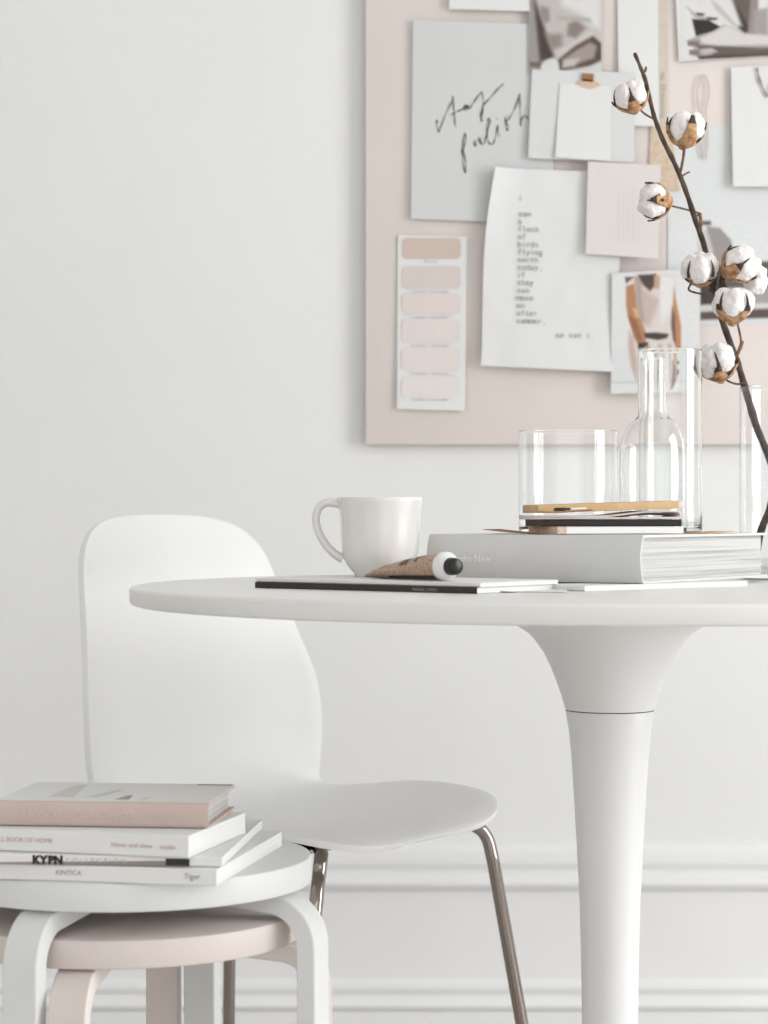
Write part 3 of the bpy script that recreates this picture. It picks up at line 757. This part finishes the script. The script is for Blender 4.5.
def soft_print(parent, quad, shapes, base, off, step=1.3, grain=0.007):
    """a printed photograph: quad = tl,tr,br,bl of the image area; shapes = [(outline, rgb, softness)] back to front"""
    (x0, y0), (x1, y1), (x2, y2), (x3, y3) = quad
    nx = int((x1 - x0) / step); ny = int((y3 - y0) / step)
    me = bpy.data.meshes.new('printed_picture'); V = []; Fc = []; cols = []
    bb = [(min(p[0] for p in P) - sf, max(p[0] for p in P) + sf, min(p[1] for p in P) - sf, max(p[1] for p in P) + sf) for P, c, sf in shapes]
    for i in range(ny + 1):
        for j in range(nx + 1):
            u, v = j / nx, i / ny
            x = (x0 * (1 - u) + x1 * u) * (1 - v) + (x3 * (1 - u) + x2 * u) * v
            y = (y0 * (1 - u) + y1 * u) * (1 - v) + (y3 * (1 - u) + y2 * u) * v
            V.append(at(x, y, YF - off - 0.0008) - parent.location)
            c = list(base)
            for (P, rc_, sf), q in zip(shapes, bb):
                if q[0] < x < q[1] and q[2] < y < q[3]:
                    t = max(0.0, min(1.0, 0.5 + inside_dist(x, y, P) / (2 * sf)))
                    t = t * t * (3 - 2 * t)
                    c = [a * (1 - t) + b * t for a, b in zip(c, rc_)]
            g = 1 + grain * mnoise.noise(Vector((x * 0.35, y * 0.35, 3.1))) * 4
            cols += [lin(min(255, c[0] * g)), lin(min(255, c[1] * g)), lin(min(255, c[2] * g)), 1.0]
    for i in range(ny):
        for j in range(nx):
            a = i * (nx + 1) + j; Fc.append((a, a + nx + 1, a + nx + 2, a + 1))
    me.from_pydata([tuple(v) for v in V], [], Fc)
    ca = me.color_attributes.new('print', 'FLOAT_COLOR', 'POINT'); ca.data.foreach_set('color', cols)
    me.materials.append(print_mat())
    o = bpy.data.objects.new('printed_picture', me); COL.objects.link(o); o.parent = parent
    return o
def stroke(bm, pts, off, w, org, dense=5):
    Y = YF - off
    P = catmull([Vector((x, y, 0)) for x, y in pts], dense)
    L_, R_ = [], []
    for i, p in enumerate(P):
        d = P[min(i + 1, len(P) - 1)] - P[max(0, i - 1)]
        if d.length < 1e-6: d = Vector((1, 0, 0))
        d.normalize(); nn = Vector((-d.y, d.x, 0)) * w * (0.75 + 0.35 * math.sin(i * 0.9 + len(P)))
        L_.append(bm.verts.new(at((p + nn).x, (p + nn).y, Y) - org)); R_.append(bm.verts.new(at((p - nn).x, (p - nn).y, Y) - org))
    for i in range(len(P) - 1): bm.faces.new((L_[i], L_[i + 1], R_[i + 1], R_[i]))

# large pale sheet with the vase picture (lowest layer, right)
s = sheet('photo_print', 'large pale photograph of a vase and dark shelf, behind the cotton branch', 'photograph', [(667, 126), (800, 124), (800, 323), (668, 325)], 0.001, M_vellum)
soft_print(s, [(668, 218), (800, 218), (800, 320), (668, 322)], [
    ([(698, 228), (712, 232), (715, 262), (712, 290), (698, 290)], (196, 193, 190), 2), ([(706, 226), (720, 228), (731, 240), (735, 256), (730, 275), (712, 280), (713, 250)], (150, 144, 141), 1.6),
    ([(701, 221), (711, 221), (711, 225), (701, 225)], (92, 82, 78), 1.2), ([(728, 262), (800, 261), (800, 287), (722, 288)], (92, 82, 77), 2), ([(738, 272), (800, 270), (800, 279), (738, 280)], (120, 112, 108), 2),
    ([(700, 268), (722, 266), (727, 304), (700, 306)], (62, 52, 47), 2.5), ([(724, 289), (800, 287), (800, 304), (724, 305)], (158, 154, 152), 1.5), ([(700, 305), (800, 302), (800, 308), (700, 311)], (206, 204, 202), 1.2),
    ([(700, 312), (800, 307), (800, 317), (700, 320)], (86, 72, 66), 1.6)], (217, 219, 219), 0.001)
# tan strips
s = sheet('paper_strip', 'long narrow tan paper strip running down the board', 'paper strip', [(654, -30), (668, -30), (668, 132), (655, 132)], 0.002, M_tan)
text_obj('lettering', 'no. 24 morning', 0.012, M_faint, s, at(661, 72, YF - 0.0029) - s.location, (0, 0, -1), (1, 0, 0), 0.0002)
s = sheet('paper_scrap', 'speckled tan paper scrap below the long tan strip', 'paper scrap', [(651, 126), (671, 126), (680, 191), (648, 192)], 0.003, mat('speckled_tan_paper', (214, 198, 180), 0.8, 0.1, 120, c2=(202, 178, 150)))
s = sheet('paper_strip', 'upright white paper beside the tan strip, behind the branch tip', 'paper', [(617, -30), (658, -30), (659, 127), (619, 126)], 0.004, M_paper, lift=(0, 0, .004, .008))
# grey 'stay polish' card
s = sheet('handwritten_card', 'large grey card with two handwritten words in dark ink', 'card', [(413, 20), (554, 25), (553, 224), (411, 219)], 0.006, M_grey, lift=(.001, 0, 0, .002), thick=0.003)
bm = bmesh.new()
def zz(p): return (380 + p[0] / 4.8, 60 + p[1] / 4.8)
W_ = 0.62
for st in ([(275, 300), (270, 292), (276, 290), (272, 312), (284, 346), (292, 318), (320, 250), (345, 198), (352, 174)],
           [(352, 174), (353, 220), (357, 270), (362, 322)], [(338, 266), (352, 258), (372, 246), (398, 236)],
           [(398, 238), (404, 222), (418, 218), (402, 236), (414, 238), (422, 216), (426, 236), (438, 222), (452, 200), (488, 150)],
           [(488, 150), (494, 180), (498, 214)], [(592, 116), (560, 146), (520, 192), (498, 216), (492, 250), (490, 292), (483, 282), (486, 248), (498, 214)],
           [(586, 114), (592, 122)],
           [(408, 350), (412, 380), (402, 420), (393, 444), (394, 420), (402, 370), (408, 350)], [(398, 440), (396, 470), (404, 530), (410, 540), (412, 500), (404, 450), (398, 430)],
           [(458, 386), (452, 398), (456, 414), (462, 404), (458, 386)], [(474, 366), (474, 384), (482, 400), (484, 372)],
           [(484, 400), (498, 402), (514, 350), (528, 296), (524, 278), (516, 300), (514, 360), (522, 396), (538, 404), (552, 380), (566, 312)], [(566, 312), (566, 340), (574, 366)],
           [(560, 280), (566, 284)], [(604, 270), (602, 296), (610, 338), (616, 318), (604, 300), (620, 280), (648, 230), (672, 158)],
           [(672, 158), (672, 220), (676, 316)], [(676, 314), (680, 286), (696, 264), (706, 280), (714, 274)]):
    stroke(bm, [zz(p) for p in st], 0.0088, W_ if len(st) > 3 else W_ * 0.9, s.location)
obj('handwriting', bm, M_ink, s, smooth=False)
# paper at the top edge
sheet('paper_sheet', 'white paper cut by the top of the picture above the grey card', 'paper', [(449, -40), (540, -38), (540, 12), (449, 9.5)], 0.008, M_paper, lift=(0, 0, .003, .003))
# b/w photo with folded arms
s = sheet('photo_print', 'sepia photograph of a figure in grainy knitwear at the top edge', 'photograph', [(529, -40), (602, -40), (602, 76), (529, 74)], 0.0105, M_p1)
soft_print(s, [(530, -40), (601.5, -40), (601.5, 76), (529.5, 73.5)], [
    ([(525, -40), (540, -40), (541, 72), (525, 74)], (150, 144, 140), 2), ([(533, -10), (541, 2), (552, 34), (558, 56), (548, 60), (540, 62), (537, 30)], (66, 53, 46), 3), ([(529, 62), (542, 62), (541, 68), (529, 66)], (104, 92, 84), 1.5),
    ([(536, -40), (601, -40), (601, 45), (575, 66), (556, 62), (545, 30), (534, -4)], (188, 182, 178), 3), ([(552, -40), (601, -40), (601, 30), (592, 26), (580, 14), (562, 6)], (214, 213, 211), 5),
    ([(541, 6), (549, 8), (550, 20), (545, 24), (540, 14)], (142, 132, 126), 2.5), ([(545, 34), (562, 34), (562, 46), (552, 50)], (140, 129, 123), 4), ([(568, 24), (576, 20), (586, 28), (576, 38), (567, 36)], (132, 120, 113), 3),
    ([(556, 16), (590, 18), (592, 22), (558, 20)], (170, 164, 160), 2), ([(556, 52), (592, 30), (594, 34), (560, 56)], (198, 193, 189), 1.5),
    ([(593, 36), (602, 44), (602, 60), (590, 66), (560, 71), (558, 60), (575, 46)], (80, 66, 58), 2), ([(590, 42), (597, 46), (594, 58), (578, 64), (563, 67), (562, 60), (576, 50)], (156, 144, 136), 2.5),
    ([(564, 60), (580, 58), (575, 66), (562, 68)], (190, 184, 180), 2), ([(541, 66), (546, 60), (553, 58), (558, 62), (559, 71), (541, 71)], (212, 211, 208), 1.3), ([(572, 72), (601, 63), (601, 76), (572, 74)], (206, 205, 202), 1.3)], (200, 198, 196), 0.0105)
# card with taped note
s = sheet('paper_sheet', 'greyish card right below the knitwear photograph', 'card', [(532, 69.5), (635, 73), (634, 163), (528, 158.5)], 0.0125, M_paper3, lift=(0, 0, .003, .004))
s = sheet('paper_note', 'small white note taped with brown tape over the greyish card', 'note', [(560, 83), (611, 86), (611, 162), (555, 158)], 0.0145, M_paper, lift=(0, 0, .005, .007))
bm = bmesh.new(); org = s.location; Yp = YF - 0.0165
for q, mi in (([(582, 73), (594, 74), (593, 82), (582, 81)], 0), ([(577, 83), (583, 79), (593, 80), (601, 85), (592, 88.5), (584, 87)], 1)):
    vf = [bm.verts.new(at(x, y, Yp) - org) for x, y in q]; vb = [bm.verts.new(at(x, y, Yp + 0.0015) - org) for x, y in q]
    f = bm.faces.new(vf); f.material_index = mi; f = bm.faces.new(vb[::-1]); f.material_index = mi
    for k in range(len(q)): f = bm.faces.new((vf[k], vf[(k + 1) % len(q)], vb[(k + 1) % len(q)], vb[k])); f.material_index = mi
obj('brown_tape', bm, [M_kraftd, mat('pale_tape', (214, 180, 150), 0.6)], s, smooth=False)
# poem page
def poem_curl(u, v): return 0.014 * max(0, 1 - u / 0.25) ** 2 * max(0, (v - 0.3) / 0.7) + 0.006 * max(0, (0.5 - v) * 2) ** 2
s = sheet('poem_page', 'crumpled white page with a narrow column of typewritten words', 'paper', [(495, 168), (625, 173), (613, 372), (481, 366)], 0.013, M_paper2, curl=poem_curl, bow=0.008, crump=0.0022, n=24)
text_obj('typewriting', 'i\n \nsaw\na\nflock\nof\nbirds\nflying\nnorth\ntoday,\nif\nthey\ncan\nmove\non\nafter\nsummer,', 0.0135, M_type, s, at(520.5, 201, YF - 0.0172) - s.location, (1, 0, -0.02), (0.02, 0, 1), 0.0002, pitch=(0.0069, 0.01222))
text_obj('typewriting', 'so can i.', 0.0135, M_type, s, at(557.5, 337.5, YF - 0.0185) - s.location, (1, 0, -0.01), (0.01, 0, 1), 0.0002, pitch=(0.0071, 0.012))
# paint chart
s = sheet('paint_chart', 'narrow paint sample card with six blush swatches, lower left of the board', 'paint card', [(398, 235), (467, 236.5), (465, 411), (397, 409)], 0.003, M_paper, lift=(0, 0, .004, .004), thick=0.0012)
sw = [(238, 259, (201, 183, 174)), (266, 289, (211, 199, 195)), (293.5, 314.5, (219, 207, 203)), (319, 343, (220, 210, 206)), (348, 371, (222, 213, 209)), (377, 397, (224, 216, 212))]
for k, (y0, y1, c) in enumerate(sw):
    bm = bmesh.new()
    x0, x1 = 402 - k * 0.15, 461 - k * 0.3
    P = []
    r = 5
    for (cx, cy, a0) in ((x1 - r, y0 + r, 270), (x1 - r, y1 - r, 0), (x0 + r, y1 - r, 90), (x0 + r, y0 + r, 180)):
        for j in range(5):
            a = math.radians(a0 + 22.5 * j); P.append((cx + r * math.cos(a), cy + r * math.sin(a)))
    vv = 1 - (y1 - 236) / 175.0
    yy = YF - 0.003 - 0.004 * (1 - max(0, vv)) ** 2 - 0.0013
    vf = [bm.verts.new(at(x, y, yy) - s.location) for x, y in P]
    bm.faces.new(vf)
    so = obj('paint_swatch', bm, mat('swatch_paint_%d' % k, c, 0.5, 0.01, 20), s, smooth=False)
    so['label'] = ['deepest taupe-pink swatch at the top', 'second swatch from the top', 'third swatch from the top', 'fourth swatch from the top', 'fifth swatch from the top', 'palest swatch at the bottom'][k]
    txt = 'Blossom' if k == 0 else 'Two Blossom   1 Part Du Blanc'
    text_obj('caption', txt, 0.0048 if k else 0.0062, M_faint, s, at(431 if k == 0 else 430, y1 + 3.6, yy) - s.location, (1, 0, 0), (0, 0, 1), 0.0001, align='CENTER')
# pink card
s = sheet('note_card', 'plain blush pink card with faint pencil writing beside the typed page', 'card', [(588, 161.5), (661, 165), (658, 259), (585.5, 254)], 0.0225, M_pinkcard, lift=(0, 0, .003, .004), thick=0.0012)
bm = bmesh.new(); random.seed(3)
for k in range(5):
    x = 618 + k * 5
    y = 190 + (k % 3) * 6
    while y < 238:
        stroke(bm, [(x, y), (x + 0.4, y + 1.6), (x, y + 3)], 0.0262 + 0.001, 0.22, s.location, 2); y += 4.6
obj('pencil_writing', bm, M_faint, s, smooth=False)
# fashion photograph
s = sheet('photo_print', 'colour photograph of a headless figure in sleeveless white top and dark belt', 'photograph', [(612, 273), (700, 268), (700, 392), (610.5, 394)], 0.0195, M_paper3, lift=(0, 0, 0, 0))
soft_print(s, [(612, 274), (699.5, 269.5), (699.5, 390), (611, 393.5)], [
    ([(612, 348), (700, 346), (700, 381), (612, 383)], (211, 214, 214), 2), ([(612, 382), (700, 380), (700, 381.5), (612, 383.5)], (190, 190, 190), 0.8),
    ([(628, 276), (640, 274), (661, 273), (676, 276), (676, 300), (672, 326), (674, 345), (681, 362), (677, 388), (642, 390), (632, 372), (628, 350), (634, 330), (633, 300)], (213, 204, 199), 1.5),
    ([(638, 285), (650, 294), (660, 300), (650, 325), (641, 326), (636, 300)], (190, 174, 167), 4), ([(660, 276), (674, 278), (672, 310), (662, 325), (660, 300)], (222, 219, 216), 3), ([(634, 277), (641, 275), (642, 300), (645, 322), (639, 322), (636, 300)], (172, 154, 145), 1.6),
    ([(626, 286), (634, 284), (636, 300), (637, 312), (645, 330), (646, 341), (639, 346), (634, 338), (628, 318), (626, 305)], (176, 126, 90), 0.9), ([(632, 308), (636, 308), (640, 318), (636, 318)], (208, 166, 122), 1.2), ([(628, 314), (636, 320), (643, 340), (638, 342), (630, 322)], (144, 96, 66), 1.4),
    ([(674, 286), (676, 300), (681, 325), (681, 350), (676, 350), (672, 325), (673, 305)], (180, 130, 94), 0.9), ([(672, 306), (675, 316), (676, 346), (673, 340), (671, 325)], (110, 82, 66), 1.0),
    ([(638, 275), (656, 274), (655, 286), (650, 291), (643, 285)], (74, 60, 52), 1.6), ([(654, 276), (660, 276), (659, 289), (654, 288)], (186, 152, 130), 1.3),
    ([(644, 333), (656, 332.5), (669, 334), (667, 338), (658, 340), (645, 338)], (66, 54, 48), 1.0), ([(638, 343), (648, 342), (648, 347), (638, 349)], (48, 38, 34), 1.0), ([(625, 277), (634, 277), (629, 281), (626, 284)], (86, 74, 68), 1.0),
    ([(629, 330), (633, 338), (637, 360), (637, 384), (631, 366), (628, 345)], (190, 168, 158), 1.8), ([(645, 346), (650, 346), (652, 386), (646, 386)], (176, 162, 154), 1.6), ([(658, 344), (662, 344), (663, 386), (659, 386)], (184, 172, 165), 1.6), ([(668, 344), (671, 344), (674, 384), (669, 384)], (170, 156, 148), 1.5),
    ([(673, 361), (684, 361), (684, 364), (673, 364)], (84, 72, 66), 0.9), ([(675, 352), (680, 352), (681, 378), (675, 388), (669, 391), (674, 376)], (176, 134, 106), 1.0), ([(674, 364), (678, 366), (677, 382), (672, 388), (674, 374)], (84, 70, 62), 1.0), ([(680, 369), (684, 370), (683, 375), (679, 375)], (110, 104, 100), 1.0)], (216, 217, 216), 0.0195, step=1.0)
# hands photograph
s = sheet('photo_print', 'black and white photograph of crossed hands, top right of the board', 'photograph', [(674, -40), (830, -40), (830, 52), (679, 61.5)], 0.006, M_paper)
soft_print(s, [(680, -40), (830, -40), (830, 52), (682, 60.5)], [
    ([(726, -40), (754, -40), (752, 30), (744, 36), (740, 26), (728, -2)], (98, 86, 79), 2), ([(726, -6), (734, 0), (748, 26), (747, 33), (738, 28)], (56, 44, 39), 2), ([(753, -40), (760, -40), (757, 36), (748, 34)], (140, 131, 125), 2),
    ([(772, -40), (830, -40), (830, 34), (766, 34)], (196, 193, 190), 4), ([(754, 10), (768, 8), (768, 36), (752, 34)], (158, 151, 147), 3), ([(690, -20), (722, -30), (742, 26), (728, 28), (706, 16), (694, 4)], (214, 212, 210), 3),
    ([(709, -2), (718, 4), (738, 26), (734, 27), (716, 10)], (186, 183, 180), 1.5), ([(686, 6), (696, 14), (712, 20), (708, 22), (694, 17)], (170, 163, 159), 1.6),
    ([(692, 19), (708, 20), (721, 27), (712, 32), (696, 36.5)], (34, 26, 22), 1.0), ([(696, 12.5), (705, 13.5), (703, 16), (697, 15)], (70, 60, 54), 1.0), ([(706, 17), (718, 18), (716, 20), (708, 20)], (66, 56, 50), 1.0),
    ([(688, 40), (700, 35), (714, 31), (724, 24), (745, 33), (768, 35), (800, 37), (800, 50), (768, 56), (745, 58), (700, 58.5), (689, 54), (694, 48)], (168, 160, 155), 1.2),
    ([(700, 38), (716, 31), (726, 25), (744, 34), (800, 38), (800, 44), (745, 45), (716, 46), (702, 43)], (208, 205, 201), 2), ([(687, 41), (699, 41), (699, 46), (688, 46)], (120, 108, 101), 1.2), ([(689, 50), (699, 50), (700, 55), (690, 55)], (124, 112, 105), 1.2),
    ([(696, 45), (720, 46), (760, 48), (800, 46), (800, 53), (760, 56), (702, 58), (714, 54), (700, 50)], (98, 84, 77), 1.6), ([(700, 49), (712, 48), (718, 52), (704, 54)], (186, 181, 177), 1.2), ([(698, 56), (760, 54), (800, 51), (800, 54), (760, 58), (699, 60)], (72, 58, 52), 1.4)], (216, 216, 214), 0.006, step=1.0)
# right card
s = sheet('paper_sheet', 'blank white card at the right edge beside the twine loop', 'card', [(731, 67), (830, 64), (830, 187), (732.5, 187)], 0.009, M_paper, lift=(0, 0, 0, .006))
bm = bmesh.new()
stroke(bm, [(757, 68), (759, 78), (763, 88), (768, 96), (771, 84)], 0.0125, 1.6, s.location)
obj('ribbon_picture', bm, M_p2, s, smooth=False)
# twine loop
bm = bmesh.new()
pts = [(703, 158), (700, 140), (699, 110), (697, 92), (700, 80), (704, 75), (708, 82), (709, 94), (706, 112), (708, 140), (706, 160)]
tube(bm, catmull([at(x, y, YF - 0.0055) for x, y in pts], 6), 0.0011, 8)
tag(obj('twine_loop', bm, mat('beige_twine', (212, 196, 184), 0.9, 0.05, 200), None), 'thin beige twine loop hanging on the board between the photographs', 'twine')

# ------------------------------------------------------------------ cotton branch
br = thing('cotton_branch', 'dark branch with white cotton bolls standing in the right glass vase', 'branch', (0.4672, YV, ZT + 0.0065))
def BL(p): return p - br.location
YBR = 2.718
bp_px = [(634.5, 53, 0), (640, 66, 0), (646, 82, 0), (650.5, 102, 0), (655, 119, 0), (663, 140, 0), (672, 158, 0), (681, 178, 0), (690, 203, 0), (696, 222, 0), (704, 245, 0), (709, 270, 0), (716, 298, 0), (722, 320, 0), (731, 345, 0), (738, 364, 0), (745, 388, 0), (750, 405, 0), (757, 428, .002), (768, 455, .002), (775, 480, .002), (770, 508, .002), (761, 531, .002), (756, 560, .002), (754.5, 572, .002)]
BP = catmull([at(x, y, YBR + d) for x, y, d in bp_px], 6)
nB = len(BP)
rad = [0.0021 + 0.0022 * min(1, (i / nB) * 1.4) + 0.0006 * mnoise.noise(Vector((i * 0.33, 0, 0))) for i in range(nB)]
bm = bmesh.new(); tube(bm, [BL(p) for p in BP], rad, 12, wob=0.05); obj('stem', bm, M_bark, br, angle=70)
def twig(pts, r0=0.0014, r1=0.0011, Yo=YBR, parent=br, name='twig', m=None):
    bm = bmesh.new(); P = catmull([BL(at(x, y, Yo)) for x, y in pts], 5)
    tube(bm, P, [r0 + (r1 - r0) * i / (len(P) - 1) for i in range(len(P))], 9, wob=0.1)
    return obj(name, bm, m or M_twig, parent, angle=70)

def boll(cx, cy, rpx, ax_px, Yo, seed, lobes=4, petals=5, husk=0.95, span=0.62, tilt=0.25, face=0, parentname='cotton_boll'):
    """ax_px: direction in the picture from the husk base towards the fluff"""
    rnd = random.Random(seed)
    R = rpx / F * Yo
    c = BL(at(cx, cy, Yo))
    A = Vector((ax_px[0], -tilt, -ax_px[1])).normalized()
    S1 = A.cross(Vector((0, 1, 0))).normalized(); S2 = A.cross(S1)
    bm = bmesh.new()
    front = math.atan2(-S2.y, -S1.y)
    ang0 = front + (0 if face else math.pi / lobes) + rnd.uniform(-0.15, 0.15)
    for k in range(lobes):
        a = ang0 + 2 * math.pi * k / lobes
        off = (S1 * math.cos(a) + S2 * math.sin(a)) * R * 0.44 + A * R * 0.08 * rnd.uniform(-1, 1.5)
        tmp = bmesh.new(); bmesh.ops.create_icosphere(tmp, subdivisions=5, radius=R * 0.66)
        for v in tmp.verts:
            n0 = v.co.normalized()
            v.co = v.co + A * v.co.dot(A) * 0.22
            q = v.co / R + Vector((seed * 3.1, k * 7.7, 0))
            d = 0.14 * mnoise.noise(q * 1.8) + 0.05 * mnoise.noise(q * 4.5) + 0.014 * mnoise.noise(q * 12) + 0.010 * mnoise.noise(q * 34)
            v.co = v.co + n0 * R * d
            v.co = v.co + off
        me = bpy.data.meshes.new('tmp'); tmp.to_mesh(me); tmp.free(); bm.from_mesh(me); bpy.data.meshes.remove(me)
    bm.transform(Matrix.Translation(c))
    b = obj(parentname, bm, M_cotton, br, angle=180)
    # fine fuzz: short fibres
    # husk petals
    if petals:
        bm = bmesh.new(); base = c - A * R * 0.98
        for k in range(petals):
            a = ang0 + math.pi / lobes + 2 * math.pi * k / petals + rnd.uniform(-.12, .12)
            Rp = R * rnd.uniform(1.0, 1.06)
            rows = []
            th_end = math.pi * span * rnd.uniform(0.85, 1.1)
            nr = 12
            for i in range(nr + 1):
                s = i / nr; th = th_end * s
                wdt = husk * R * 0.80 * min(1.0, (s + 0.12) / 0.34) * max(0.03, 1 - s) ** 0.62 * (1 + 0.25 * mnoise.noise(Vector((k * 5.1 + seed, s * 7, 0))))
                flare = 1 + 0.13 * max(0, s - 0.6) ** 1.3 / 0.3
                rw = []
                for j in range(5):
                    vv = -1 + j / 2
                    ph = a + vv * wdt / max(R * math.sin(max(0.28, th)), 1e-4) * 0.9
                    rr_ = Rp * flare * (1 + 0.04 * (1 - abs(vv)) + 0.05 * mnoise.noise(Vector((k * 3 + seed, s * 4, vv * 1.5))))
                    p = c - A * rr_ * 1.03 * math.cos(th) + (S1 * math.cos(ph) + S2 * math.sin(ph)) * rr_ * math.sin(th) * 0.99
                    rw.append(bm.verts.new(p))
                rows.append(rw)
            for i, (x, y) in enumerate(zip(rows, rows[1:])):
                for j in range(4):
                    f = bm.faces.new((x[j], x[j + 1], y[j + 1], y[j])); f.material_index = 1 if i > 9 else 0
        # calyx knob
        tmp = bmesh.new(); bmesh.ops.create_icosphere(tmp, subdivisions=3, radius=R * 0.26)
        for v in tmp.verts: v.co = v.co * (1 + 0.2 * mnoise.noise(v.co * 300)) + base + A * R * 0.02
        me = bpy.data.meshes.new('tmp'); tmp.to_mesh(me); tmp.free(); bm.from_mesh(me); bpy.data.meshes.remove(me)
        h = obj('husk', bm, [M_husk, M_huskd], b, angle=60)
        md = h.modifiers.new('thickness', 'SOLIDIFY'); md.thickness = 0.0009; md.offset = 0
        # dark seam tips poking between the lobes
        for k in range(lobes):
            bm = bmesh.new()
            a = ang0 + math.pi / lobes + 2 * math.pi * k / lobes
            P = []
            for i in range(7):
                th = math.pi * (0.38 + 0.30 * i / 6); rr_ = R * (1.02 - 0.05 * i / 6)
                P.append(c - A * rr_ * 1.06 * math.cos(th) + (S1 * math.cos(a) + S2 * math.sin(a)) * rr_ * math.sin(th))
            tube(bm, P, [R * 0.11 * (1 - 0.8 * i / 6) for i in range(7)], 8)
            obj('seam_tip', bm, M_huskd, b, angle=60)
    return b
boll(630.5, 95, 16.5, (-0.30, -1), YBR - 0.01, 1, petals=4, span=0.56, face=0)
boll(686, 128, 18, (0.12, -1), YBR, 2, petals=4, span=0.66, face=0)
boll(653, 201, 17, (-1, 0.02), YBR, 3, petals=4, span=0.60, face=0, tilt=0.1)
boll(700, 267, 17.5, (-0.05, -1), YBR - 0.015, 4, petals=4, span=0.36, tilt=0.4, face=1)
boll(741, 264, 18, (0.75, -0.55), YBR - 0.02, 5, petals=4, span=0.60, tilt=0.15, face=0)
boll(755, 279, 15, (0.7, 0.1), YBR + 0.02, 6, lobes=3, petals=0)
boll(733, 303, 19, (0.02, -1), YBR - 0.03, 7, petals=4, span=0.48, face=1, tilt=0.1)
boll(716, 361, 19, (-0.30, -1), YBR - 0.03, 8, petals=4, span=0.50, face=0, tilt=0.1)
twig([(654, 119), (645, 114), (639, 108), (637, 104)])
twig([(679, 178), (682, 165), (684, 152), (683, 146)], 0.0018, 0.0016)
twig([(681, 177), (687, 173), (690, 172)], 0.0012, 0.0009)
twig([(695, 216), (701, 214), (688, 210), (672, 206), (668, 205)])
twig([(700, 214), (701, 224), (700, 232)], 0.0022, 0.0018)
twig([(704, 294), (697, 293), (689, 290), (691, 284), (699, 277)], 0.0012, 0.0012, YBR - 0.02, m=M_bark)
twig([(722, 300), (724, 290), (722, 282), (724, 274)], 0.005, 0.003, YBR - 0.01, m=M_bark)
twig([(712, 292), (714, 284), (716, 276)], 0.004, 0.002, YBR - 0.005, m=M_bark)
twig([(738, 352), (741, 342), (739, 330), (737, 322)], 0.0016, 0.0012, YBR - 0.015)
twig([(736, 356), (741, 347), (743, 341)], 0.0024, 0.0012, YBR - 0.01)
twig([(745, 383), (737, 384), (728, 381), (722, 376)], 0.0014, 0.0012, YBR - 0.015)
twig([(645, 72), (646, 68), (645, 67)], 0.0018, 0.0010)
